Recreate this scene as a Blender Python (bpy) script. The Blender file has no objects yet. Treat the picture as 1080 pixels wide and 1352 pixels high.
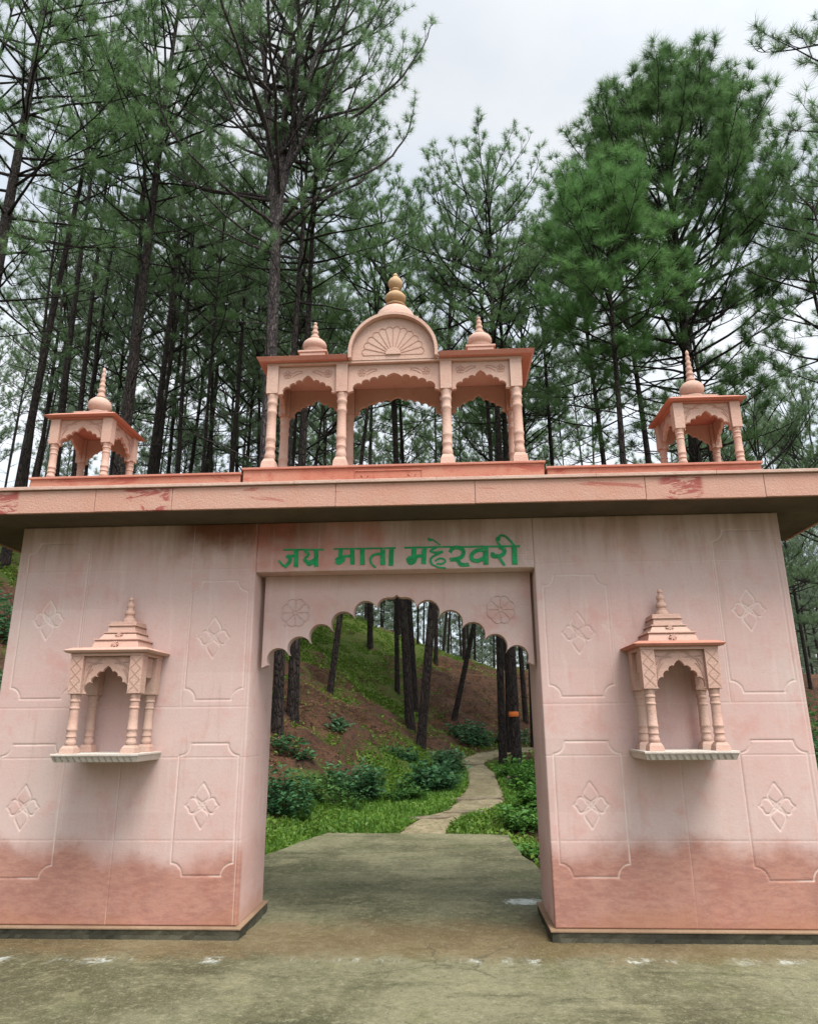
import bpy, bmesh, math, random
import numpy as np
from mathutils import Vector, Matrix
R = math.radians
S = bpy.context.scene
COL = S.collection

# ------------------------------------------------------------------ camera
cam_d = bpy.data.cameras.new("camera"); cam = bpy.data.objects.new("camera", cam_d); COL.objects.link(cam)
S.camera = cam
cam_d.sensor_fit = 'HORIZONTAL'; cam_d.sensor_width = 36.0
cam_d.lens = 36.0 * 942.55 / 1080.0
cam_d.clip_end = 3000
YAW, PITCH, ROLL = -0.0512, 0.2876, 0.0073
_c, _s = math.cos(YAW), math.sin(YAW)
_r = Vector((_c, -_s, 0)); _f = Vector((_s, _c, 0)); _u = Vector((0, 0, 1))
_F = _f * math.cos(PITCH) + _u * math.sin(PITCH); _U = -_f * math.sin(PITCH) + _u * math.cos(PITCH)
_c, _s = math.cos(ROLL), math.sin(ROLL)
RX = _r * _c - _U * _s
UX = _r * _s + _U * _c
_m = Matrix((RX, UX, -_F)).transposed().to_4x4(); _m.translation = Vector((0.3596, -6.1785, 1.6))
cam.matrix_world = _m
S.render.resolution_x, S.render.resolution_y = 817, 1024

# ------------------------------------------------------------------ light
SUN_EL, SUN_AZ = R(62), R(145)          # azimuth clockwise from +Y (behind the camera, to its right)
sdir = Vector((math.sin(SUN_AZ) * math.cos(SUN_EL), math.cos(SUN_AZ) * math.cos(SUN_EL), math.sin(SUN_EL)))
W = bpy.data.worlds.new("World"); S.world = W; W.use_nodes = True
nt = W.node_tree; nt.nodes.clear()
def wn(t, **k):
    n = nt.nodes.new(t)
    for a, b in k.items(): setattr(n, a, b)
    return n
out = wn('ShaderNodeOutputWorld'); bg = wn('ShaderNodeBackground'); bg.inputs[1].default_value = 0.1
sky = wn('ShaderNodeTexSky', sky_type='NISHITA', sun_disc=False, sun_elevation=SUN_EL, sun_rotation=SUN_AZ)
geo = wn('ShaderNodeTexCoord')
mp = wn('ShaderNodeMapping'); mp.inputs['Scale'].default_value = (1.2, 1.2, 2.6)
nz = wn('ShaderNodeTexNoise'); nz.inputs['Scale'].default_value = 2.2; nz.inputs['Detail'].default_value = 5; nz.inputs['Roughness'].default_value = .5
cr = wn('ShaderNodeValToRGB')
cr.color_ramp.elements[0].position = .36; cr.color_ramp.elements[0].color = (.69, .76, .84, 1)
cr.color_ramp.elements[1].position = .64; cr.color_ramp.elements[1].color = (.87, .895, .92, 1)
dt = wn('ShaderNodeVectorMath', operation='DOT_PRODUCT'); dt.inputs[1].default_value = sdir
mr = wn('ShaderNodeMapRange'); mr.interpolation_type = 'SMOOTHSTEP'
for i, v in ((1, .38), (2, 1.0), (3, 5.0), (4, 14.0)): mr.inputs[i].default_value = v
mul = wn('ShaderNodeVectorMath', operation='SCALE')
mx = wn('ShaderNodeMix', data_type='RGBA'); mx.inputs[0].default_value = .9
L = nt.links.new
L(geo.outputs['Generated'], mp.inputs[0]); L(mp.outputs[0], nz.inputs['Vector']); L(nz.outputs[0], cr.inputs[0])
L(geo.outputs['Generated'], dt.inputs[0]); L(dt.outputs['Value'], mr.inputs[0])
sp = wn('ShaderNodeSeparateXYZ'); L(geo.outputs['Generated'], sp.inputs[0])
hz = wn('ShaderNodeMapRange')                      # thin cloud low down, thicker overhead
for i, v in ((1, .32), (2, .80), (3, 1.30), (4, .94)): hz.inputs[i].default_value = v
L(sp.outputs[2], hz.inputs[0]); pm = wn('ShaderNodeMath', operation='MULTIPLY'); L(mr.outputs[0], pm.inputs[0]); L(hz.outputs[0], pm.inputs[1])
L(cr.outputs[0], mul.inputs[0]); L(pm.outputs[0], mul.inputs['Scale'])
L(sky.outputs[0], mx.inputs[6]); L(mul.outputs[0], mx.inputs[7]); L(mx.outputs[2], bg.inputs[0]); L(bg.outputs[0], out.inputs[0])
sl = bpy.data.lights.new("sun", 'SUN'); sl.energy = 2.6; sl.angle = R(30); sl.color = (1, .96, .9)
so = bpy.data.objects.new("sun", sl); COL.objects.link(so); so.location = (20, -20, 40)
so.rotation_euler = (-sdir).to_track_quat('-Z', 'Y').to_euler()
S.view_settings.view_transform = 'Standard'; S.view_settings.look = 'None'
S.view_settings.exposure = 1.08; S.view_settings.gamma = 1
S.cycles.use_denoising = True
S.cycles.max_bounces = 8; S.cycles.diffuse_bounces = 5; S.cycles.transmission_bounces = 4; S.cycles.transparent_max_bounces = 4
S.cycles.use_fast_gi = False

# ------------------------------------------------------------------ helpers: materials
class N:
    """small wrapper to write node materials"""
    def __init__(s, name):
        s.m = bpy.data.materials.new(name); s.m.use_nodes = True
        s.t = s.m.node_tree; s.b = s.t.nodes['Principled BSDF']; s.o = s.t.nodes['Material Output']
        s.b.inputs['Roughness'].default_value = .85; s.b.inputs['Specular IOR Level'].default_value = .25
    def n(s, t, **k):
        q = s.t.nodes.new(t)
        for a, b in k.items(): setattr(q, a, b)
        return q
    def l(s, a, b): s.t.links.new(a, b)
    def setin(s, sock, v):
        if hasattr(v, 'is_linked') or isinstance(v, bpy.types.NodeSocket): s.l(v, sock)
        else: sock.default_value = v
    def pos(s):
        return s.n('ShaderNodeTexCoord').outputs['Object']
    def wpos(s):
        return s.n('ShaderNodeNewGeometry').outputs['Position']
    def map(s, v, scale=(1, 1, 1), loc=(0, 0, 0), rot=(0, 0, 0)):
        q = s.n('ShaderNodeMapping'); q.inputs['Scale'].default_value = scale; q.inputs['Location'].default_value = loc; q.inputs['Rotation'].default_value = rot
        s.l(v, q.inputs[0]); return q.outputs[0]
    def noise(s, v, scale, detail=4, rough=.55, dist=0):
        q = s.n('ShaderNodeTexNoise'); q.inputs['Scale'].default_value = scale; q.inputs['Detail'].default_value = detail
        q.inputs['Roughness'].default_value = rough; q.inputs['Distortion'].default_value = dist; s.l(v, q.inputs['Vector']); return q.outputs[0]
    def ramp(s, v, *st, interp='LINEAR'):
        q = s.n('ShaderNodeValToRGB'); e = q.color_ramp.elements; q.color_ramp.interpolation = interp
        while len(e) < len(st): e.new(.5)
        for el, (p, c) in zip(e, st):
            el.position = p; el.color = (c, c, c, 1) if not hasattr(c, '__len__') else (*c, 1)
        s.l(v, q.inputs[0]); return q.outputs[0]
    def mr(s, v, a, b, c=0., d=1., smooth=True):
        q = s.n('ShaderNodeMapRange'); q.interpolation_type = 'SMOOTHSTEP' if smooth else 'LINEAR'
        s.setin(q.inputs[0], v)
        for i, x in zip((1, 2, 3, 4), (a, b, c, d)): q.inputs[i].default_value = x
        return q.outputs[0]
    def math(s, op, a, b=0.):
        q = s.n('ShaderNodeMath', operation=op); s.setin(q.inputs[0], a); s.setin(q.inputs[1], b); return q.outputs[0]
    def mix(s, f, a, b, blend='MIX'):
        q = s.n('ShaderNodeMix', data_type='RGBA', blend_type=blend); s.setin(q.inputs[0], f)
        for i, v in ((6, a), (7, b)):
            if isinstance(v, tuple): q.inputs[i].default_value = (*v, 1) if len(v) == 3 else v
            else: s.l(v, q.inputs[i])
        return q.outputs[2]
    def sep(s, v):
        q = s.n('ShaderNodeSeparateXYZ'); s.l(v, q.inputs[0]); return q.outputs
    def attr(s, name):
        return s.n('ShaderNodeAttribute', attribute_name=name).outputs['Fac']
    def rnd(s): return s.n('ShaderNodeObjectInfo').outputs['Random']
    def color(s, c): s.setin(s.b.inputs['Base Color'], c if not isinstance(c, tuple) else (*c, 1))
    def bump(s, h, strength=.4, dist=.02):
        q = s.n('ShaderNodeBump'); q.inputs['Strength'].default_value = strength; q.inputs['Distance'].default_value = dist
        s.l(h, q.inputs['Height']); s.l(q.outputs[0], s.b.inputs['Normal'])

KS = .74
def stone(name, c1, c2, c3, vein=.0, spot=.35, seed=0., patch=()):
    c1, c2, c3 = [tuple(v * KS for v in c) for c in (c1, c2, c3)]
    m = N(name); p = m.map(m.wpos(), loc=(seed, seed * 1.7, 0))
    a = m.noise(p, 1.7, 5, .6); b = m.noise(p, 9, 4, .6); d = m.noise(p, 60, 3, .6)
    c = m.mix(m.mr(a, .35, .68), c1, c2)
    c = m.mix(m.math('MULTIPLY', m.mr(b, .5, .75), spot), c, c3)
    if vein:
        w = m.noise(m.map(m.wpos(), (.8, 1, 4.0), rot=(0, R(33), 0)), 1.3, 5, .62, 1.2)
        c = m.mix(m.math('MULTIPLY', m.mr(w, .60, .66), vein), c, (.26, .045, .035))
    for x0, x1 in patch:      # blood-red bedding in a few of the slabs
        X = m.sep(m.wpos())[0]; w = m.noise(m.map(m.wpos(), (1, 1, 3.2), loc=(x0, 0, 0), rot=(0, R(40), 0)), 3.2, 6, .68, .8)
        k_ = m.math('MULTIPLY', m.mr(X, x0, x0 + .08), m.mr(X, x1, x1 - .04))
        c = m.mix(m.math('MULTIPLY', m.math('MULTIPLY', k_, m.mr(w, .50, .56)), .85), c, (.24, .045, .04))
    c = m.mix(m.mr(d, .3, .75, .0, .22), c, (.75, .66, .6), 'OVERLAY')
    m.color(c); m.bump(m.math('ADD', m.math('MULTIPLY', b, .7), d), .55, .008)
    return m.m

M = {}
def wall_mat():
    m = N('pink_sandstone'); p = m.wpos(); X, Y, Z = m.sep(p)
    big = m.noise(p, .9, 5, .6); mid = m.noise(p, 3.5, 5, .65); fine = m.noise(p, 45, 4, .65)
    c = m.mix(m.mr(big, .35, .66), PK1, PK2)
    c = m.mix(m.math('MULTIPLY', m.mr(mid, .48, .72), .7), c, PK3)
    # blocks of slightly different stone
    br = m.n('ShaderNodeTexBrick'); br.offset = .5
    br.inputs['Scale'].default_value = 1; br.inputs['Mortar Size'].default_value = 0; br.inputs['Brick Width'].default_value = .95; br.inputs['Row Height'].default_value = .56
    br.inputs['Color1'].default_value = (0, 0, 0, 1); br.inputs['Color2'].default_value = (1, 1, 1, 1)
    cb = m.n('ShaderNodeCombineXYZ'); m.l(X, cb.inputs[0]); m.l(Z, cb.inputs[1]); m.l(m.map(cb.outputs[0], loc=(.32, .21, 0)), br.inputs['Vector'])
    c = m.mix(m.math('MULTIPLY', br.outputs[0], .42), c, (.47, .335, .305))
    # brushed red wash along the foot of the wall
    st = m.math('ADD', m.math('MULTIPLY', m.noise(m.map(p, (1, 1, 3.2), rot=(0, R(36), 0)), 9, 6, .75, .15), .6), m.math('MULTIPLY', m.noise(p, 2.6, 5, .7), .4))
    lowf = m.noise(m.map(p, (1, 1, .3), loc=(3.1, 0, 0)), 1.3, 3, .5)
    zz = m.math('ADD', m.math('ADD', Z, m.math('MULTIPLY', m.math('SUBTRACT', mid, .5), .40)), m.math('MULTIPLY', m.math('SUBTRACT', lowf, .5), .55))
    low = m.math('MULTIPLY', m.mr(zz, .74, .50), m.mr(Y, .10, .02, .35, 1.))
    red = m.mix(m.mr(st, .40, .60), RED1, RED2)
    c = m.mix(m.math('MULTIPLY', low, .78), c, red)
    # earth splash just over the ledge
    c = m.mix(m.mr(zz, .22, .04, 0, .45), c, (.36, .17, .09))
    # brown streaks, stronger towards the top of the wall
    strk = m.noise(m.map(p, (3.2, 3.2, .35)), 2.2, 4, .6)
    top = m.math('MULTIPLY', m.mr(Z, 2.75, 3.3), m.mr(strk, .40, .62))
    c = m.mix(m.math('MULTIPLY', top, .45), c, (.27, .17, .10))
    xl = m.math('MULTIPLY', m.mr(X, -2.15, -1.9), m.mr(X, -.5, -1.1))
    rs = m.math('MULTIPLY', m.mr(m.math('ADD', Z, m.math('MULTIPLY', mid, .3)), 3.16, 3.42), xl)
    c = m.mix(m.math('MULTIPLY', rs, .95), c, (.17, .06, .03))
    # reddish repaint behind the left words
    pl = m.math('MULTIPLY', m.math('MULTIPLY', m.mr(X, -1.42, -1.30), m.mr(X, -.12, -.2)), m.mr(Z, 2.88, 2.95))
    c = m.mix(m.math('MULTIPLY', pl, m.mr(mid, .3, .7, .1, .55)), c, (.50, .16, .12))
    # dust lies in the cut lines
    g = m.attr('carve')
    c = m.mix(m.math('MULTIPLY', m.mr(g, .12, .6), m.mr(m.noise(p, 2.0, 4, .6), .40, .62, .05, .6)), c, (.64, .53, .48))
    pale = m.math('MULTIPLY', m.mr(m.noise(p, 2.4, 6, .7, .4), .64, .72), m.mr(Z, .8, 1.2))
    c = m.mix(m.math('MULTIPLY', pale, .5), c, (.64, .54, .46))
    scr = m.noise(m.map(p, (1, 1, 7), rot=(0, R(24), 0)), 6, 5, .75)
    c = m.mix(m.mr(scr, .55, .75, 0, .35), c, (.46, .24, .19))
    c = m.mix(m.mr(fine, .30, .70, 0, .4), c, (.62, .55, .5), 'OVERLAY')
    pit = m.mr(m.noise(p, 17, 2, .5), .74, .80)
    c = m.mix(m.math('MULTIPLY', pit, .5), c, (.30, .16, .12))
    dr = m.noise(m.map(p, (5, 5, .45)), 2.0, 5, .7)
    c = m.mix(m.math('MULTIPLY', m.mr(dr, .56, .70, 0, .4), m.mr(zz, .6, .9)), c, (.42, .30, .25)); c = m.mix(m.math('MULTIPLY', m.mr(dr, .45, .34, 0, .24), m.mr(zz, .6, .9)), c, (.63, .53, .48))
    c = m.mix(1., c, (.88, .87, .87), 'MULTIPLY')
    m.color(c); m.bump(m.math('ADD', m.math('MULTIPLY', mid, .8), m.math('MULTIPLY', fine, .6)), .32, .007)
    return m.m
PK1, PK2, PK3 = (.56, .39, .36), (.545, .435, .405), (.53, .285, .25)
RED1, RED2 = (.37, .165, .11), (.25, .085, .055)
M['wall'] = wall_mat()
M['kiosk'] = stone('peach_sandstone', (.58, .365, .29), (.62, .43, .35), (.52, .285, .215), seed=3)
M['niche'] = stone('beige_pink_sandstone', (.55, .385, .31), (.58, .36, .29), (.50, .27, .21), seed=5)
M['shelf'] = stone('pale_grey_stone', (.66, .59, .53), (.60, .53, .46), (.46, .38, .33), seed=7)
M['parapet'] = stone('salmon_sandstone', (.50, .18, .12), (.54, .25, .175), (.40, .09, .065), vein=.6, spot=.6, seed=9)
M['fascia'] = stone('salmon_pink_stone', (.57, .335, .26), (.55, .29, .215), (.54, .37, .295), vein=.6, seed=11, patch=((-4.1, -3.28), (-2.42, -1.955), (2.1, 2.5)))
M['eave'] = stone('rosy_red_sandstone', (.50, .20, .145), (.54, .25, .18), (.42, .13, .10), seed=13)
M['coping'] = stone('pale_pink_stone', (.62, .45, .37), (.58, .38, .31), (.45, .22, .17), seed=15)
M['ledge'] = stone('soiled_tan_ledge', (.27, .175, .11), (.34, .23, .15), (.16, .10, .06), seed=23)
M['tan'] = stone('tan_yellow_stone', (.50, .33, .18), (.54, .37, .23), (.42, .25, .13), seed=17)
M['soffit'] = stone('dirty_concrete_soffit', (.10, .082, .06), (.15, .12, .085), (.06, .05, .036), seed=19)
M['ropes'] = stone('grey_carved_rope', (.30, .26, .22), (.36, .31, .27), (.24, .2, .16), seed=8)
M['footing'] = stone('mossy_dark_concrete', (.035, .033, .022), (.085, .078, .052), (.035, .045, .018), seed=21)
def paint():
    m = N('green_sign_paint'); n = m.noise(m.wpos(), 14, 4, .6)
    m.color(m.mix(m.math('MULTIPLY', m.mr(m.noise(m.wpos(), 38, 5, .7), .58, .68), .55), m.mix(m.mr(n, .35, .7), (.005, .205, .062), (.012, .31, .105)), (.36, .22, .19))); m.b.inputs['Roughness'].default_value = .6; return m.m
M['paint'] = paint()
def groove():
    m = N('dark_carved_line'); m.color((.335, .21, .165)); return m.m  # flat tone darker than the stone, keeps the thin carving visible
M['groove'] = groove()
def groove2():
    m = N('peach_carving_shade'); m.color((.36, .20, .15)); return m.m
M['carving'] = groove2()

def concrete():
    m = N('weathered_concrete'); p = m.wpos(); X, Y, Z = m.sep(p)
    a = m.noise(p, .55, 6, .62, .3); b = m.noise(p, 2.6, 6, .68); f = m.noise(p, 38, 5, .7); st = m.noise(m.map(p, (.5, 2.2, 1)), 1.6, 5, .6, .5)
    c = m.mix(m.mr(a, .40, .60), (.085, .078, .042), (.185, .168, .105))
    c = m.mix(m.mr(b, .50, .70, 0, .65), c, (.27, .235, .15))
    c = m.mix(m.mr(st, .52, .70, 0, .75), c, (.055, .053, .027))
    c = m.mix(m.math('MULTIPLY', m.mr(m.noise(p, 1.3, 5, .65), .52, .66), .6), c, (.065, .075, .024))
    b2 = m.noise(p, 15, 6, .75)
    c = m.mix(m.mr(b2, .50, .66, 0, .5), c, (.28, .25, .165)); c = m.mix(m.mr(b2, .48, .34, 0, .55), c, (.05, .047, .024))
    yb = m.math('ADD', Y, m.math('MULTIPLY', m.math('SUBTRACT', b, .5), .9))
    # ochre mud where the wall drips
    mud = m.math('MULTIPLY', m.mr(yb, -.62, -.25), m.mr(yb, .75, .2))
    c = m.mix(m.math('MULTIPLY', mud, .42), c, (.17, .088, .04))
    c = m.mix(m.mr(f, .30, .72, 0, .5), c, (.32, .28, .2), 'OVERLAY')
    c = m.mix(m.mr(m.noise(p, 70, 3, .6), .58, .68, 0, .6), c, (.30, .28, .23))
    # chalk dashes sprinkled across the apron
    yw = m.math('ADD', m.math('SUBTRACT', Y, m.math('MULTIPLY', X, .02)), m.math('MULTIPLY', m.math('SUBTRACT', m.noise(p, 6, 5, .7), .5), .30))
    ln = m.math('MULTIPLY', m.mr(yw, -.60, -.50), m.mr(yw, -.40, -.48))
    ds = m.mr(m.noise(m.map(p, (1.5, .2, 1), loc=(5.3, 0, 0)), 1.7, 5, .7), .51, .61)
    ch = m.math('MULTIPLY', m.math('MULTIPLY', ln, ds), m.mr(m.noise(p, 13, 5, .75), .40, .58))
    c = m.mix(m.math('MULTIPLY', ch, .72), c, (.55, .55, .53))
    # a splash of chalk by the right jamb
    dx = m.math('SUBTRACT', X, 1.02); dy = m.math('SUBTRACT', Y, 1.25)
    dd = m.math('ADD', m.math('MULTIPLY', dx, dx), m.math('MULTIPLY', m.math('MULTIPLY', dy, dy), 1.6))
    c = m.mix(m.math('MULTIPLY', m.mr(m.math('ADD', dd, m.math('MULTIPLY', m.math('SUBTRACT', b2, .5), .16)), .04, .0), .8), c, (.6, .6, .57))
    cv = m.n('ShaderNodeTexVoronoi', feature='DISTANCE_TO_EDGE'); cv.inputs['Scale'].default_value = .62
    cn = m.n('ShaderNodeVectorMath', operation='ADD'); q_ = m.n('ShaderNodeTexNoise'); q_.inputs['Scale'].default_value = 3.2; q_.inputs['Detail'].default_value = 6; m.l(p, q_.inputs['Vector'])
    sc_ = m.n('ShaderNodeVectorMath', operation='SCALE'); sc_.inputs['Scale'].default_value = .35; m.l(q_.outputs['Color'], sc_.inputs[0]); m.l(p, cn.inputs[0]); m.l(sc_.outputs[0], cn.inputs[1]); m.l(cn.outputs[0], cv.inputs['Vector'])
    crk = m.math('MULTIPLY', m.mr(cv.outputs[0], .007, .002), m.mr(m.noise(p, .8, 2, .5), .46, .56))
    c = m.mix(m.math('MULTIPLY', crk, .4), c, (.025, .022, .014))
    c = m.mix(1., c, (.92, .98, .95), 'MULTIPLY')
    m.color(c); m.setin(m.b.inputs['Roughness'], m.mr(a, .3, .7, .5, .85))
    m.bump(m.math('ADD', m.math('MULTIPLY', b, .8), m.math('MULTIPLY', f, .8)), .8, .02); return m.m
M['concrete'] = concrete()
def soil():
    m = N('forest_floor'); p = m.wpos(); g = m.attr('green')
    a = m.noise(p, 1.3, 6, .68, .3); b = m.noise(p, 7, 6, .72); f = m.noise(m.map(p, (1, 1, 2.2)), 24, 6, .78)
    c = m.mix(m.mr(a, .36, .66), (.072, .031, .017), (.13, .06, .031))
    c = m.mix(m.mr(b, .45, .66), c, (.02, .012, .007)); c = m.mix(m.mr(f, .53, .66, 0, .75), c, (.24, .135, .075)); c = m.mix(m.mr(f, .46, .34, 0, .7), c, (.016, .010, .006))
    gm = m.mr(m.math('ADD', m.math('SUBTRACT', g, .07), m.math('MULTIPLY', m.math('SUBTRACT', b, .5), 1.3)), .36, .66)
    gc = m.mix(m.mr(f, .35, .65), (.035, .075, .010), (.12, .165, .02))
    c = m.mix(m.math('MULTIPLY', gm, .9), c, gc)
    m.color(c); m.bump(m.math('ADD', b, m.math('MULTIPLY', f, .9)), 1., .09); return m.m
M['soil'] = soil()
def dirt():
    m = N('trodden_dirt_path'); p = m.wpos()
    a = m.noise(p, 1.8, 6, .65); b = m.noise(p, 12, 5, .7)
    c = m.mix(m.mr(a, .35, .65), (.145, .12, .07), (.25, .205, .13)); c = m.mix(m.mr(b, .46, .66, 0, .75), c, (.085, .085, .035))
    m.color(c); m.bump(b, .6, .03); return m.m
M['dirt'] = dirt()
def bark(name, c1, c2):
    m = N(name); p = m.pos(); q = m.map(p, (1, 1, .22))
    v = m.n('ShaderNodeTexVoronoi', feature='DISTANCE_TO_EDGE'); v.inputs['Scale'].default_value = 19; nw_ = m.n('ShaderNodeTexNoise'); nw_.inputs['Scale'].default_value = 9; nw_.inputs['Detail'].default_value = 4; m.l(q, nw_.inputs['Vector'])
    s2 = m.n('ShaderNodeVectorMath', operation='SCALE'); s2.inputs['Scale'].default_value = .16; m.l(nw_.outputs['Color'], s2.inputs[0])
    a2 = m.n('ShaderNodeVectorMath', operation='ADD'); m.l(q, a2.inputs[0]); m.l(s2.outputs[0], a2.inputs[1]); m.l(a2.outputs[0], v.inputs['Vector'])
    n = m.noise(q, 22, 5, .7); b = m.noise(p, 1.1, 3, .5)
    e = m.mr(v.outputs[0], .0, .22)
    c = m.mix(e, tuple(x * .35 for x in c1), c1); c = m.mix(m.mr(n, .45, .72), c, c2)
    c = m.mix(m.mr(b, .5, .7, 0, .4), c, (.035, .04, .022))
    m.color(c); m.bump(m.math('ADD', e, m.math('MULTIPLY', n, .6)), 1., .05); return m.m
M['bark_dark'] = bark('wet_dark_bark', (.027, .018, .015), (.05, .034, .029))
M['bark_grey'] = bark('grey_brown_bark', (.085, .066, .064), (.14, .115, .11))
def leafmat(name, c1, c2, c3, scale=1.1, trans=.35, rough=.5):
    m = N(name); p = m.pos()
    r = m.rnd()
    a = m.noise(p, scale, 3, .6); b = m.noise(p, scale * 7, 2, .6)
    c = m.mix(m.mr(a, .36, .64), c1, c2); c = m.mix(m.mr(b, .52, .74, 0, .7), c, c3)
    hs = m.n('ShaderNodeHueSaturation'); m.l(c, hs.inputs['Color'])
    m.setin(hs.inputs['Value'], m.mr(r, 0, 1, .82, 1.2, False)); m.setin(hs.inputs['Saturation'], m.mr(r, 0, 1, 1.1, .88, False))
    c = hs.outputs[0]
    m.color(c); m.b.inputs['Roughness'].default_value = rough
    t = m.n('ShaderNodeBsdfTranslucent'); m.l(c, t.inputs[0]); ms = m.n('ShaderNodeMixShader'); ms.inputs[0].default_value = trans
    m.l(m.b.outputs[0], ms.inputs[1]); m.l(t.outputs[0], ms.inputs[2]); m.l(ms.outputs[0], m.o.inputs[0]); return m.m
M['needle'] = leafmat('pine_needles', (.105, .195, .074), (.14, .238, .096), (.18, .28, .118), trans=.5)
M['needle_bright'] = leafmat('fresh_pine_needles', (.095, .205, .062), (.13, .255, .08), (.17, .305, .10), trans=.5)
M['needle_dull'] = leafmat('dull_pine_needles', (.125, .20, .10), (.16, .235, .12), (.20, .275, .15), trans=.5)  # paler, less saturated green than the plain needles
M['needle_far'] = leafmat('haze_tinted_pine_needles', (.16, .22, .14), (.19, .25, .165), (.22, .27, .19), trans=.5)  # distance haze put into the colour as a paler, greyer green
M['shrub_blue'] = leafmat('bluish_green_leaves', (.045, .12, .052), (.07, .16, .068), (.10, .195, .09), 4)
M['shrub_mid'] = leafmat('mid_green_leaves', (.05, .12, .035), (.08, .17, .045), (.12, .21, .07), 4)
M['shrub_bright'] = leafmat('bright_green_leaves', (.05, .14, .02), (.08, .20, .03), (.13, .26, .05), 4)
M['grass'] = leafmat('grass_blades', (.06, .155, .015), (.10, .225, .022), (.15, .27, .04), 1.5)
M['weeds'] = leafmat('slope_weeds', (.085, .155, .02), (.13, .215, .03), (.18, .26, .05), .8)
M['litter'] = leafmat('fallen_needles', (.13, .065, .032), (.22, .12, .06), (.30, .18, .10), 1.2, .1)
def cloth():
    m = N('orange_cloth'); m.color(m.mix(m.noise(m.pos(), 20), (.55, .14, .03), (.42, .09, .02))); return m.m
M['cloth'] = cloth()
def rock():
    m = N('grey_rock'); n = m.noise(m.wpos(), 5, 6, .7); m.color(m.mix(m.mr(n, .35, .65), (.085, .066, .045), (.20, .16, .11))); m.bump(n, .8, .05); return m.m
M['rock'] = rock()

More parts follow.
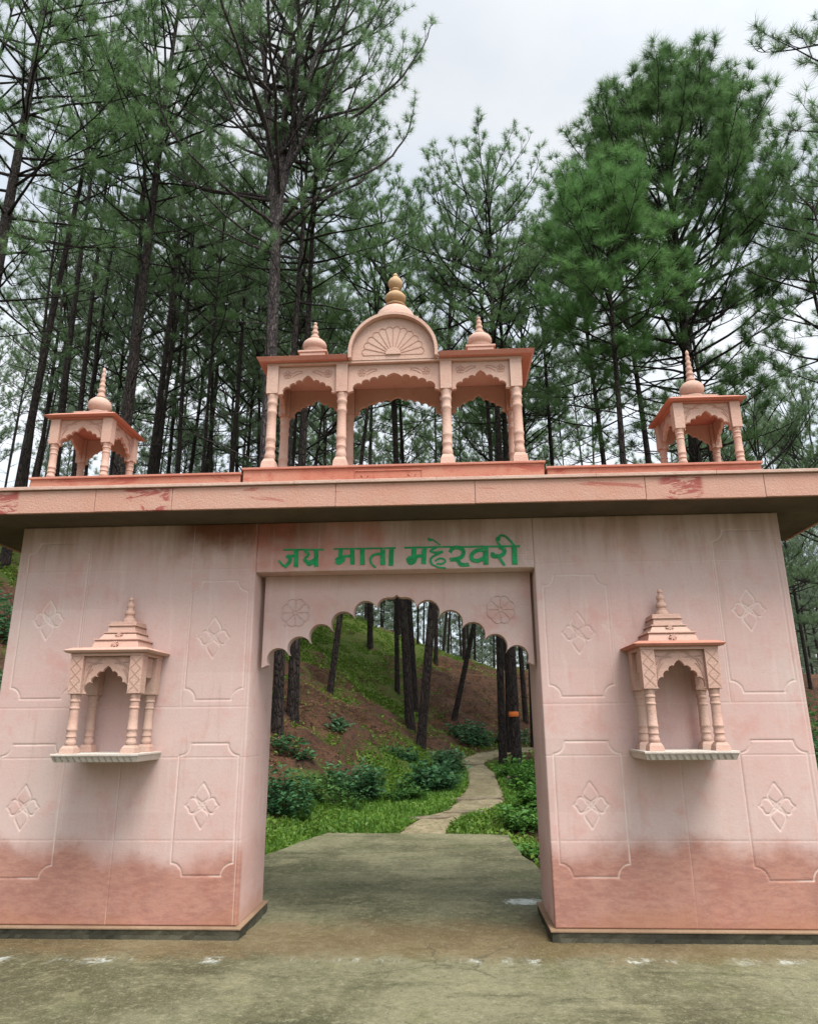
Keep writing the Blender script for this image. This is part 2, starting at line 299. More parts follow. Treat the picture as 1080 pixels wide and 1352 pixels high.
# ------------------------------------------------------------------ helpers: objects and meshes
def tag(o, label, cat, group=None):
    o['label'] = label; o['category'] = cat
    if group: o['group'] = group
    return o
def thing(name, label, cat, loc=(0, 0, 0), rz=0, group=None):
    o = bpy.data.objects.new(name, None); COL.objects.link(o); o.location = loc; o.rotation_euler = (0, 0, rz)
    o.empty_display_size = .2
    return tag(o, label, cat, group)
def kind(o, k): o['kind'] = k; return o
def copy_tree(o, parent=None):
    c = o.copy(); COL.objects.link(c); c.parent = parent
    for ch in list(o.children): copy_tree(ch, c)
    return c
class MB:
    def __init__(s): s.v = []; s.f = []
    def add(s, vs, fs):
        k = len(s.v); s.v += [tuple(map(float, a)) for a in vs]; s.f += [tuple(k + i for i in f) for f in fs]; return s
    def box(s, x0, x1, y0, y1, z0, z1):
        return s.add([(x0, y0, z0), (x1, y0, z0), (x1, y1, z0), (x0, y1, z0), (x0, y0, z1), (x1, y0, z1), (x1, y1, z1), (x0, y1, z1)],
                     [(3, 2, 1, 0), (4, 5, 6, 7), (0, 1, 5, 4), (1, 2, 6, 5), (2, 3, 7, 6), (3, 0, 4, 7)])
    def frustum(s, a, b, z0, z1):           # a, b = (x0,x1,y0,y1) below and above
        return s.add([(a[0], a[2], z0), (a[1], a[2], z0), (a[1], a[3], z0), (a[0], a[3], z0), (b[0], b[2], z1), (b[1], b[2], z1), (b[1], b[3], z1), (b[0], b[3], z1)],
                     [(3, 2, 1, 0), (4, 5, 6, 7), (0, 1, 5, 4), (1, 2, 6, 5), (2, 3, 7, 6), (3, 0, 4, 7)])
    def lathe(s, prof, x=0, y=0, z=0, n=20):   # prof [(r,z)]
        k = len(s.v)
        for r, h in prof:
            for i in range(n):
                a = 2 * math.pi * i / n; s.v.append((x + r * math.cos(a), y + r * math.sin(a), z + h))
        for j in range(len(prof) - 1):
            for i in range(n):
                a, b = k + j * n + i, k + j * n + (i + 1) % n; s.f.append((a, b, b + n, a + n))
        s.f.append(tuple(k + i for i in reversed(range(n)))); t = k + (len(prof) - 1) * n; s.f.append(tuple(t + i for i in range(n)))
        return s
    def prism(s, poly, y0, y1, ax='y', off=0):  # poly in (a,z) counter-clockwise seen from -axis; extruded along the axis
        n = len(poly)
        if ax == 'y': A = [(a, y0, z) for a, z in poly]; B = [(a, y1, z) for a, z in poly]
        else: A = [(y1, a, z) for a, z in poly]; B = [(y0, a, z) for a, z in poly]
        return s.add(A + B, [tuple(range(n)), tuple(reversed(range(n, 2 * n)))] + [(i, i + n, (i + 1) % n + n, (i + 1) % n) for i in range(n)])
    def ribbon(s, pts, w, y0, y1, closed=False, ax='y', flip=1):   # stroke in the (a,z) plane with thickness
        P = [Vector(p) for p in pts]; n = len(P)
        if closed: P = P[:-1] if (P[0] - P[-1]).length < 1e-6 else P; n = len(P)
        Lf, Rt = [], []
        for i in range(n):
            a = P[i - 1] if (i > 0 or closed) else P[i]; b = P[(i + 1) % n] if (i < n - 1 or closed) else P[i]
            d = b - a
            if d.length < 1e-9: d = Vector((1, 0))
            d.normalize(); q = Vector((-d.y, d.x)) * w / 2; Lf.append(P[i] + q); Rt.append(P[i] - q)
        vs = []
        for l, r in zip(Lf, Rt):
            e = 2.5e-5 * len(vs) / 4
            for a, y in ((l, y0 - e), (r, y0 - e), (r, y1), (l, y1)):
                vs.append((a.x, y, a.y) if ax == 'y' else (y, a.x * flip, a.y))
        fs = []
        for i in range(n if closed else n - 1):
            j = (i + 1) % n
            for e in range(4): fs.append((4 * i + e, 4 * j + e, 4 * j + (e + 1) % 4, 4 * i + (e + 1) % 4))
        if not closed: fs += [(0, 1, 2, 3), (4 * n - 1, 4 * n - 2, 4 * n - 3, 4 * n - 4)]
        return s.add(vs, fs)
    def build(s, name, mat, parent=None, bevel=0, smooth=False, fix=True):
        me = bpy.data.meshes.new(name); me.from_pydata(s.v, [], s.f)
        if fix:
            bm = bmesh.new(); bm.from_mesh(me); bmesh.ops.recalc_face_normals(bm, faces=bm.faces); bm.to_mesh(me); bm.free()
        me.materials.append(mat)
        if smooth: me.shade_smooth(); me.set_sharp_from_angle(angle=R(38))
        o = bpy.data.objects.new(name, me); COL.objects.link(o); o.parent = parent
        if bevel:
            b = o.modifiers.new('bevel', 'BEVEL'); b.width = bevel; b.segments = 2; b.limit_method = 'ANGLE'; b.angle_limit = R(40)
        return o
def np_mesh(name, V, F, mat, parent=None, smooth=False, k=None):
    """V (n,3) array, F (m,k) array of tris or quads"""
    V = np.ascontiguousarray(V, np.float32); F = np.ascontiguousarray(F, np.int32); k = F.shape[1]
    me = bpy.data.meshes.new(name); me.vertices.add(len(V)); me.vertices.foreach_set('co', V.ravel())
    me.loops.add(F.size); me.loops.foreach_set('vertex_index', F.ravel())
    me.polygons.add(len(F)); me.polygons.foreach_set('loop_start', np.arange(0, F.size, k, dtype=np.int32))
    me.update(calc_edges=True)
    if smooth: me.shade_smooth()
    me.materials.append(mat)
    o = bpy.data.objects.new(name, me); COL.objects.link(o); o.parent = parent; return o
def smooth_line(p, n=5):
    P = [Vector(a) for a in p]
    if len(P) < 3: return P
    o = []
    for i in range(len(P) - 1):
        a = P[max(i - 1, 0)]; b, c = P[i], P[i + 1]; d = P[min(i + 2, len(P) - 1)]
        for k in range(n):
            t = k / n; o.append(.5 * (2 * b + (c - a) * t + (2 * a - 5 * b + 4 * c - d) * t * t + (3 * b - a - 3 * c + d) * t ** 3))
    return o + [P[-1]]
def lobes(nodes, n=9, bulge=.95):
    """scalloped line through the cusps; each arc swells to the right of its direction of travel"""
    o = [Vector(nodes[0])]
    for a, b in zip(nodes[:-1], nodes[1:]):
        a, b = Vector(a), Vector(b); m = (a + b) / 2; h = (b - a) / 2; q = Vector((h.y, -h.x)) * bulge
        for k in range(1, n + 1):
            t = math.pi * k / n; o.append(m - h * math.cos(t) + q * math.sin(t))
    return o
def cusp_arch(hw, z0, z1, n=3, apex=.06, power=.62, bulge=.8):
    """closed-up cusped arch: list of (x,z) from right foot over the pointed apex to left foot"""
    nodes = [(hw * (1 - i / (n + 1.0)), z0 + (z1 - apex - z0) * (i / n) ** power) for i in range(n + 1)]
    r = lobes(nodes, 7, bulge)
    xl = nodes[-1][0]; zl = nodes[-1][1]
    for t in (.25, .5, .7, .85, 1):
        r.append(Vector((xl * (1 - t), zl + (z1 - zl) * (t ** .62 if t < .8 else t ** .9))))
    return [(p.x, p.y) for p in r] + [(-p.x, p.y) for p in reversed(r[:-1])]
def arch_poly(wx, zb, zt, arch):
    """panel outline with the arch cut out of its lower edge"""
    return [(-wx, zb), *[(x, z) for x, z in reversed(arch)], (wx, zb), (wx, zt), (-wx, zt)]

NBG = 50
# ------------------------------------------------------------------ the gateway
XL0, XL1, XR0, XR1 = -3.522, -1.330, 1.140, 3.278
ZT, ZO, TH, ZB = 3.357, 2.90, .82, .085
gate = thing('stone_gateway', 'pink sandstone gateway with a scalloped arch and green hand-painted words over the opening', 'gateway', (0, 0, 0))

def flower_lines(cx, cz, t=1.0):
    out = []
    for ax in range(4):
        long = .175 if ax % 2 else .138
        u = (math.cos(ax * math.pi / 2), math.sin(ax * math.pi / 2)); w = (-u[1], u[0])
        prof = [(.022, .0), (.05, .042), (.075, .058), (.1, .05), (long * .82, .022), (long, 0)]
        prof = smooth_line(prof, 4)
        for sg in (1, -1):
            out.append([(cx + t * (u[0] * a + w[0] * b * sg), cz + t * (u[1] * a + w[1] * b * sg)) for a, b in prof])
    for r in (.022, .011): out.append([(cx + r * math.cos(a * math.pi / 8), cz + r * math.sin(a * math.pi / 8)) for a in range(17)])
    return out
def panel_lines(x0, x1, z0, z1, r=.095):
    def arc(cx, cz, a0, a1): return [(cx + r * math.cos(R(a0 + (a1 - a0) * k / 6)), cz + r * math.sin(R(a0 + (a1 - a0) * k / 6))) for k in range(7)]
    p = arc(x0, z0, 90, 0) + arc(x1, z0, 180, 90) + arc(x1, z1, 270, 180) + arc(x0, z1, 0, -90)
    return [p + [p[0]]]
def pier_face(x0, x1, z0, z1, lines, name, thick, seed):
    st = .0065; nx, nz = int((x1 - x0) / st), int((z1 - z0) / st)
    xs = np.linspace(x0, x1, nx); zs = np.linspace(z0, z1, nz)
    D = np.zeros((nz, nx))
    for pl, w, dp in lines:
        for (ax, az), (bx, bz) in zip(pl[:-1], pl[1:]):
            i0, i1 = np.searchsorted(xs, [min(ax, bx) - w, max(ax, bx) + w]); j0, j1 = np.searchsorted(zs, [min(az, bz) - w, max(az, bz) + w])
            if i1 <= i0 or j1 <= j0: continue
            gx, gz = np.meshgrid(xs[i0:i1], zs[j0:j1]); dx, dz = bx - ax, bz - az; LL = dx * dx + dz * dz + 1e-12
            t = np.clip(((gx - ax) * dx + (gz - az) * dz) / LL, 0, 1); q = np.hypot(gx - ax - t * dx, gz - az - t * dz)
            D[j0:j1, i0:i1] = np.maximum(D[j0:j1, i0:i1], dp * np.clip(1 - q / w, 0, 1))
    gx, gz = np.meshgrid(xs, zs)
    und = .0022 * np.sin(gx * 2.3 + seed) * np.sin(gz * 1.9 + 2 * seed) + .0012 * np.sin(gx * 6.1 - gz * 4.7 + seed)   # hand-dressed, never quite flat
    edge = np.minimum(np.minimum(gx - x0, x1 - gx), np.minimum(gz - z0, z1 - gz)); rnd = .006 * np.clip(1 - edge / .008, 0, 1) ** 2
    Yd = D + und * np.clip(edge / .05, 0, 1) + rnd
    V = np.stack([gx.ravel(), Yd.ravel(), gz.ravel()], 1)
    idx = np.arange(nx * nz).reshape(nz, nx)
    F = np.stack([idx[:-1, :-1].ravel(), idx[:-1, 1:].ravel(), idx[1:, 1:].ravel(), idx[1:, :-1].ravel()], 1)
    # back and sides hang on the border loop
    loop = np.concatenate([idx[0, :], idx[1:, -1], idx[-1, -2::-1], idx[-2:0:-1, 0]])
    nb = len(loop); Bk = V[loop].copy(); Bk[:, 1] = thick; k = len(V); V = np.concatenate([V, Bk])
    a = loop; b = np.roll(loop, -1); c = k + np.roll(np.arange(nb), -1); d = k + np.arange(nb)
    F = np.concatenate([F, np.stack([b, a, d, c], 1)])
    ci = [k + int(np.argmin(np.hypot(Bk[:, 0] - x, Bk[:, 2] - z))) for x, z in ((x0, z0), (x0, z1), (x1, z1), (x1, z0))]
    F = np.concatenate([F, np.array([ci])])
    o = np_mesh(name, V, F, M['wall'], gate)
    at = o.data.attributes.new('carve', 'FLOAT', 'POINT'); vals = np.zeros(len(V), np.float32); vals[:nx * nz] = np.clip(D.ravel() / .006, 0, 1)
    at.data.foreach_set('value', vals); o.data.shade_smooth(); o.data.set_sharp_from_angle(angle=R(50)); return o
gw, gd = .0105, .0065
def pier_lines(inner, outer, fx_in, fx_out, x0, x1, edge_x):
    Ls = []
    for (a, b, c, d) in ((*inner, 1.80, 2.825), (*inner, .44, 1.445), (*outer, 1.82, 3.20), (*outer, .42, 1.445)):
        Ls += [(p, gw, gd) for p in panel_lines(a, b, c, d)]
    for x, z in ((fx_in, 2.325), (fx_in, .962), (fx_out, 2.50), (fx_out, .95)):
        Ls += [(p, gw * .95, gd) for p in flower_lines(x, z)]
    # joints between the facing slabs
    j = [[(x0, 1.742), (x1, 1.742)], [(x0, 1.335), (x1, 1.335)], [(x0, .70), (x1, .70)], [(x0, 2.93), (x1, 2.93)],
         [(edge_x, .08), (edge_x, 3.35)], [((inner[0] + outer[1]) / 2, .08), ((inner[0] + outer[1]) / 2, 1.335)]]
    j += [[(inner[0] - .02, 1.742), (inner[0] - .02, 3.35)], [(outer[1] + .02, 1.742), (outer[1] + .02, 3.35)]] if inner[0] > outer[0] else \
         [[(inner[1] + .02, 1.742), (inner[1] + .02, 3.35)], [(outer[0] - .02, 1.742), (outer[0] - .02, 3.35)]]
    return Ls + [(p, .0066, .0035) for p in j]
o = pier_face(XL0, XL1, ZB, ZT - .002, pier_lines((-1.89, -1.385), (-3.43, -2.87), -1.668, -3.174, XL0, XL1, -1.362), 'pier', TH, 1.); 
o = pier_face(XR0, XR1, ZB, ZT - .002, pier_lines((1.205, 1.745), (2.69, 3.215), 1.477, 2.921, XR0, XR1, 3.247), 'pier', TH, 2.7)
def fret(cx, cz, s, g):   # square fret cut beside the last word
    L_ = []
    for k in range(4):
        c, q = math.cos(k * math.pi / 2), math.sin(k * math.pi / 2)
        for off in (-g, g):
            P = [(0 if off < 0 else g, off), (s + off, off), (s + off, s)] if True else None
            L_.append([(cx + a * c - b * q, cz + a * q + b * c) for a, b in P])
    return L_
lin_lines = [(p, .008, .004) for p in fret(1.062, 3.03, .075, .011)] + [([(-.2, 2.9), (-.2, 3.357)], .0066, .003)]
pier_face(XL1 + .0015, XR0 - .0015, ZO, ZT - .002, lin_lines, 'lintel', TH, 4.1)
# written words
LET = [(0.0152, [(-1.089, 3.102), (-0.724, 3.095)]), (0.0327, [(-0.971, 3.1), (-0.97, 3.024), (-0.969, 2.941)]), (0.0234, [(-0.97, 3.05), (-1.013, 3.041), (-1.056, 3.043)]), (0.0257, [(-1.056, 3.043), (-1.025, 3.02), (-1.028, 2.991), (-1.046, 2.966), (-1.068, 2.946)]), (0.0187, [(-1.061, 2.943), (-1.091, 2.962), (-1.127, 3.004)]), (0.0327, [(-0.792, 3.096), (-0.786, 2.938)]), (0.0234, [(-0.898, 3.087), (-0.863, 3.063), (-0.867, 3.04), (-0.895, 3.014)]), (0.0257, [(-0.895, 3.014), (-0.876, 2.988), (-0.84, 2.985), (-0.79, 3.012)]), (0.021, [(-0.88, 2.988), (-0.85, 2.959), (-0.789, 2.986)]), (0.014, [(-0.633, 3.099), (-0.078, 3.097)]), (0.0327, [(-0.568, 3.098), (-0.574, 3.005)]), (0.028, [(-0.613, 2.989), (-0.59, 2.969), (-0.562, 2.982), (-0.546, 3.002), (-0.591, 3.008), (-0.613, 2.989)]), (0.0234, [(-0.58, 3.026), (-0.456, 3.032)]), (0.0327, [(-0.465, 3.098), (-0.462, 2.955)]), (0.035, [(-0.375, 3.096), (-0.373, 2.949)]), (0.035, [(-0.193, 3.095), (-0.192, 2.945)]), (0.0234, [(-0.193, 3.044), (-0.241, 3.045), (-0.286, 3.029), (-0.308, 2.995)]), (0.0175, [(-0.308, 3.0), (-0.295, 2.96), (-0.257, 2.922)]), (0.035, [(-0.115, 3.093), (-0.121, 2.937)]), (0.0156, [(-0.002, 3.099), (0.472, 3.096), (1.022, 3.092)]), (0.0363, [(0.088, 3.097), (0.079, 2.995)]), (0.0311, [(0.032, 2.984), (0.053, 2.958), (0.082, 2.97), (0.095, 3.002), (0.047, 3.002), (0.032, 2.984)]), (0.0259, [(0.079, 3.017), (0.178, 3.022)]), (0.0363, [(0.179, 3.099), (0.169, 2.947)]), (0.0117, [(0.317, 3.115), (0.264, 3.159), (0.212, 3.181)]), (0.0143, [(0.212, 3.181), (0.221, 3.16), (0.249, 3.165)]), (0.0195, [(0.288, 3.097), (0.25, 3.078), (0.232, 3.06), (0.266, 3.049), (0.342, 3.055)]), (0.0195, [(0.342, 3.055), (0.294, 3.033), (0.239, 2.999), (0.231, 2.966), (0.248, 2.938)]), (0.0169, [(0.271, 2.97), (0.311, 2.992), (0.353, 2.984), (0.357, 2.961), (0.325, 2.944), (0.285, 2.947)]), (0.0143, [(0.248, 2.94), (0.292, 2.917), (0.366, 2.905)]), (0.0285, [(0.402, 3.047), (0.428, 3.082), (0.472, 3.09), (0.515, 3.07), (0.522, 3.031), (0.488, 2.994), (0.401, 2.98)]), (0.0285, [(0.401, 2.98), (0.463, 2.979), (0.499, 2.937), (0.569, 2.936)]), (0.0285, [(0.707, 3.066), (0.638, 3.057), (0.594, 3.02), (0.599, 2.979), (0.647, 2.966), (0.71, 2.996)]), (0.0389, [(0.72, 3.094), (0.718, 2.932)]), (0.0285, [(0.843, 3.091), (0.882, 3.063), (0.875, 3.025), (0.834, 3.006), (0.784, 3.007), (0.782, 3.039)]), (0.0208, [(0.827, 3.0), (0.85, 2.968), (0.879, 2.921)]), (0.0389, [(0.973, 3.096), (0.969, 2.927)]), (0.0169, [(0.973, 3.096), (0.933, 3.151), (0.891, 3.188), (0.854, 3.191), (0.832, 3.168), (0.828, 3.134), (0.85, 3.101)]), (0.0337, [(0.835, 3.179), (0.83, 3.147)])]
mb = MB(); rng = random.Random(3)
for i, (w, p) in enumerate(LET):
    pts = smooth_line(p, 6) if len(p) > 2 else [Vector(p[0]).lerp(Vector(p[1]), t / 6) for t in range(7)]
    mb.ribbon([(a.x + rng.uniform(-.001, .001), a.y + rng.uniform(-.0015, .0015)) for a in pts], w * (1.2 if w > .024 else 1.02), -.0045 - i * .00012, .002)
mb.build('lettering', M['paint'], gate)
# scalloped arch panel hung in the opening
half = [(1.145, 2.10), (.96, 2.185), (.77, 2.288), (.575, 2.395), (.375, 2.503), (.175, 2.590)]
ar = lobes(half, 12, 1.05)
ar += [Vector(p) for p in ((.172, 2.62), (.155, 2.655), (.125, 2.678), (.085, 2.688), (.045, 2.686), (.018, 2.694), (0, 2.712))]
arch = [(p.x, p.y) for p in ar] + [(-p.x, p.y) for p in reversed(ar[:-1])]
poly = arch_poly(1.2, 2.075, 2.899, arch); CX = -.085
poly = [(x + CX, z) for x, z in poly]
poly = [(min(max(x, XL1 + .003), XR0 - .003), z) for x, z in poly]
ap = MB().prism(poly, .19, .30).build('arch_panel', M['niche2'] if 'niche2' in M else M['wall'], gate, bevel=.005)
for cx in (-.995, .845):
    mb = MB()
    for k in range(8):
        a = k * math.pi / 4; mb.ribbon([(cx + .02 * math.cos(a), 2.565 + .02 * math.sin(a)), (cx + .118 * math.cos(a), 2.565 + .118 * math.sin(a))], .006, .1835 - k * .00005, .192)
        b = [(cx + (.112 + .016 * math.sin(math.pi * t / 6)) * math.cos(a + t * math.pi / 24), 2.565 + (.112 + .016 * math.sin(math.pi * t / 6)) * math.sin(a + t * math.pi / 24)) for t in range(7)]
        mb.ribbon(b, .006, .183 - k * .00005, .192)
    mb.ribbon([(cx + .02 * math.cos(t * math.pi / 6), 2.565 + .02 * math.sin(t * math.pi / 6)) for t in range(12)], .006, .1825, .192, closed=True)
    mb.build('rosette', M['wall'], ap)
# raised border that follows the scallops
mb = MB(); bl = [(x * 1.0 + CX, z + .022) for x, z in arch]; 
# ledge and footing below each pier
rng = random.Random(8)
for x0, x1 in ((XL0, XL1), (XR0, XR1)):
    MB().box(x0 - .045, x1 + .045, -.05, TH + .045, .066, .0835)  .build('ledge', M['ledge'], gate, bevel=.006)
    V = []; n = 46; f = MB()
    per = [(x0 - .03, -.035)] + [(x0 - .03 + (x1 - x0 + .06) * k / n, -.04) for k in range(1, n)] + [(x1 + .035, -.035)] + [(x1 + .04, -.04 + (TH + .08) * k / 16) for k in range(1, 16)] + [(x1 + .035, TH + .035), (x0 - .035, TH + .035)] + [(x0 - .04, TH + .04 - (TH + .08) * k / 16) for k in range(1, 16)]
    m_ = len(per); lo = [(x + rng.uniform(-.012, .012), y + rng.uniform(-.03, .0), -.03) for x, y in per]; mi = [(x + rng.uniform(-.008, .008), y + rng.uniform(-.010, .004), .03) for x, y in per]; hi = [(x, y - .004, .0655) for x, y in per]
    f.add(lo + mi + hi, [(i + r * m_, (i + 1) % m_ + r * m_, (i + 1) % m_ + (r + 1) * m_, i + (r + 1) * m_) for r in range(2) for i in range(m_)] + [tuple(range(2 * m_, 3 * m_))])
    f.build('footing', M['footing'], gate)
# roof slab, fascia stones and coping
SX0, SX1, SY0, SY1 = -4.12, 3.83, -.47, 1.06
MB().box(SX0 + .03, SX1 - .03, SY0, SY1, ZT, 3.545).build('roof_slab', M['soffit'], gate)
cuts = [SX0, -2.62, -1.95, -.55, .62, 2.02, 2.98, SX1]
fa = MB(); cp = MB()
for a, b in zip(cuts[:-1], cuts[1:]):
    dz = rng.uniform(-.003, .003)
    fa.box(a + .0015, b - .0015, SY0 - .032, SY0 - .001, ZT - .012 + dz, 3.543)
fa.box(SX0, SX0 + .029, SY0, SY1, ZT - .01, 3.543); fa.box(SX1 - .029, SX1, SY0, SY1, ZT - .01, 3.543)
fa.build('fascia', M['fascia'], gate, bevel=.004)
cuts = [SX0 - .02, -3.0, -1.7, -.9, .3, 1.62, 2.6, SX1 + .02]
for a, b in zip(cuts[:-1], cuts[1:]):
    dz = rng.uniform(0, .005); cp.box(a + .001, b - .001, SY0 - .055, SY1 + .02, 3.546, 3.572 + dz)
cp.build('coping', M['coping'], gate, bevel=.004)
# low parapets that carry the pavilions
for x0, x1, zt, lab in ((-3.585, -1.533, 3.872, 'low'), (-1.53, 1.30, 3.914, 'high'), (1.303, 3.25, 3.856, 'low')):
    p = MB(); p.box(x0 + .012, x1 - .012, .065, .96, 3.565, zt - .022)
    p.build('parapet', M['parapet'], gate, bevel=.004)
    c = gate.children[-1] if False else None
    MB().box(x0, x1, .045, .975, zt - .0215, zt).build('parapet_coping', M['eave'], gate, bevel=.004)
mb = MB()    # carved band on the middle parapet
for x0, x1 in ((-.46, .16),):
    mb.ribbon([(x0, 3.70), (x1, 3.70), (x1, 3.86), (x0, 3.86)], .012, .056, .068, closed=True)
    for k in range(2):
        for cx in (x0 + .09, x1 - .09):
            for a in range(6):
                t = a * math.pi / 3; mb.ribbon([(cx, 3.78), (cx + .055 * math.cos(t), 3.78 + .05 * math.sin(t))], .018, .058 - a * .0002 - k * .0013, .068)
mb.build('carved_band', M['parapet'], gate)

# ------------------------------------------------------------------ columns, arches, roof finials
def column_mb(h, w, zc, cap=None, n=18):
    """square foot, ringed shaft, square block from zc up to h"""
    r = w / 2; mb = MB(); f = .13 * zc
    mb.frustum((-r * 1.45, r * 1.45, -r * 1.45, r * 1.45), (-r * 1.3, r * 1.3, -r * 1.3, r * 1.3), 0, f * .62)
    mb.frustum((-r * 1.28, r * 1.28, -r * 1.28, r * 1.28), (-r * .95, r * .95, -r * .95, r * .95), f * .625, f)
    s = zc - f
    pr = [(.90, 0), (1.02, .02), (1.12, .05), (1.0, .085), (.88, .10), (.88, .15), (1.06, .165), (1.06, .185), (.92, .20), (.94, .28), (1.08, .295), (1.08, .32), (.94, .335),
          (.88, .55), (.86, .70), (1.02, .715), (1.02, .74), (.86, .755), (.88, .84), (1.06, .855), (1.06, .885), (.9, .90), (1.0, .94), (1.12, .975), (1.12, 1.0)]
    mb.lathe([(r * (.95 + (a - .95) * .72), f + s * b) for a, b in pr], n=n)
    if h > zc: b = cap or w * .56; mb.box(-b, b, -b, b, zc + .0005, h)
    return mb
def spire(z0, r0, z1, rings=4):
    p = []; H = z1 - z0
    for k in range(rings):
        a = k / rings; b = (k + 1) / rings; ra = r0 * (1 - .62 * a); rb = r0 * (1 - .62 * b); z = z0 + H * .86 * a; d = H * .86 / rings
        p += [(ra * .84, z), (ra, z + d * .12), (ra * 1.02, z + d * .35), (ra * .9, z + d * .6), (rb * .86, z + d * .66), (rb * .84, z + d * .97)]
    p += [(r0 * .40, z0 + H * .86), (r0 * .42, z0 + H * .9), (r0 * .28, z0 + H * .96), (r0 * .05, z1)]
    return p
def leaf_lines(mb, hw, z0, z1, y, side, ax='y', flip=1, s=1., sg=1):
    """leaf scrolls on the spandrel beside an arch"""
    k = 0
    if True:
        for (x0, z_, x1, z2, b) in ((.28, .82, .80, .62, .10), (.40, .90, .92, .40, .08), (.30, .92, .94, .86, -.05), (.66, .66, .95, .18, .05), (.5, .8, .93, .62, .06), (.12, .95, .5, .88, .04)):
            P = [(sg * hw * x0, z0 + (z1 - z0) * z_), (sg * hw * ((x0 + x1) / 2 + b), z0 + (z1 - z0) * ((z_ + z2) / 2 + b)), (sg * hw * x1, z0 + (z1 - z0) * z2)]
            mb.ribbon([tuple(a) for a in smooth_line(P, 5)], .0055 * s, min(y, y + side) + k * .00004, max(y, y + side), ax=ax, flip=flip); k += 1
    return mb

def make_kiosk(name, label, loc):
    t = thing(name, label, 'rooftop kiosk', loc, group='small domed kiosks on the gateway roof')
    c0 = column_mb(.66, .078, .40, .047).build('column', M['kiosk'], t, smooth=True, bevel=.002)
    for i, (sx, sy) in enumerate(((-1, -1), (1, -1), (1, 1), (-1, 1))):
        c = c0 if i == 0 else c0.copy()
        if i: COL.objects.link(c); c.parent = t
        c.location = (sx * .265, sy * .265, 0)
    arch = cusp_arch(.205, .395, .585, 3, .055, .62, .75)
    poly = arch_poly(.2175, .385, .659, arch)
    for ax, s in (('y', -1), ('y', 1), ('x', -1), ('x', 1)):
        y = s * .265
        p = MB().prism(poly, y - .016, y + .016, ax).build('arch_panel', M['kiosk'], t, bevel=.002)
        for sg in (1, -1): leaf_lines(MB(), .215, .40, .655, y + s * .016, s * .003, ax, sg=sg).build('carved_leaves', M['carving'], p)
    e = MB(); e.box(-.312, .312, -.312, .312, .6605, .674)
    e.frustum((-.355, .355, -.355, .355), (-.37, .37, -.37, .37), .6745, .684); e.frustum((-.37, .37, -.37, .37), (-.30, .30, -.30, .30), .6842, .728)
    e.build('eave', M['eave'], t, bevel=.003)
    MB().box(-.15, .15, -.15, .15, .7285, .775).box(-.175, .175, -.175, .175, .7753, .805).build('roof_plate', M['kiosk'], t, bevel=.003)
    d = [(.112, .8055), (.118, .84), (.10, .846), (.10, .855)] + [(.118 * math.cos(a), .935 + .095 * math.sin(a)) for a in [R(x) for x in (-48, -30, -15, 0, 15, 30, 45, 60, 72)]] + [(.03, 1.03)]
    MB().lathe(d, n=28).build('dome', M['kiosk'], t, smooth=True)
    MB().lathe(spire(1.0305, .043, 1.385, 5), n=18).build('finial', M['kiosk'], t, smooth=True)
    return t
k1 = make_kiosk('domed_kiosk', 'small peach stone kiosk with pointed spire on the left end of the gateway roof', (-3.218, .50, 3.872))
k2 = copy_tree(k1); k2.location = (2.872, .50, 3.856); k2.rotation_euler = (0, 0, 0)
tag(k2, 'small peach stone kiosk with pointed spire on the right end of the gateway roof', 'rooftop kiosk', 'small domed kiosks on the gateway roof')

# ------------------------------------------------------------------ middle pavilion
pv = thing('rooftop_pavilion', 'wide peach stone pavilion with three arches and round pediment on the gateway roof', 'rooftop pavilion', (-.105, .40, 3.914))
c0 = column_mb(1.07, .098, .775, .056).build('column', M['kiosk'], pv, smooth=True, bevel=.002)
first = True
for y in (-.27, .27):
    for x in (-1.185, -.502, .51, 1.185):
        c = c0 if first else c0.copy()
        if not first: COL.objects.link(c); c.parent = pv
        first = False; c.location = (x, y, 0)
a_s = cusp_arch(.235, .785, .975, 3, .065, .60, .8); a_c = cusp_arch(.395, .795, .975, 4, .045, .52, .8)
for y, s in ((-.27, -1), (.27, 1)):
    for cx, hw, a in ((-.8435, .284, a_s), (.004, .448, a_c), (.8475, .2795, a_s)):
        p = MB().prism([(x + cx, z) for x, z in arch_poly(hw, .775, 1.069, a)], y - .02, y + .02).build('arch_panel', M['kiosk'], pv, bevel=.002)
        for sg in (-1, 1):
            mb = MB(); q = 0
            fx, fz = cx + sg * hw * .70, .985
            for k in range(5):
                t = math.pi / 2 + k * 2 * math.pi / 5; mb.ribbon([(fx + .022 * math.cos(t) + .02 * math.cos(u), fz + .022 * math.sin(t) + .018 * math.sin(u)) for u in [R(v) for v in range(0, 360, 45)]], .0055, min(y + s * .02, y + s * .0235) - q * .00004, max(y + s * .02, y + s * .0235), closed=True); q += 1
            for k in range(2):
                mb.ribbon([tuple(v) for v in smooth_line([(fx - sg * .05, fz + .01 - k * .035), (fx - sg * .10, fz + .035 - k * .03), (fx - sg * .15, fz + .03 - k * .01)], 4)], .0055, min(y + s * .02, y + s * .0235) - q * .00004, max(y + s * .02, y + s * .0235)); q += 1
            mb.build('carved_flower', M['carving'], p)
a_e = cusp_arch(.17, .785, .95, 2, .06, .6, .8)
for x in (-1.185, 1.185):
    MB().prism(arch_poly(.2135, .775, 1.069, a_e), x - .02, x + .02, 'x').build('arch_panel', M['kiosk'], pv, bevel=.002)
MB().box(-1.245, 1.25, -.33, .33, 1.0705, 1.095).build('lintel', M['kiosk'], pv, bevel=.003)
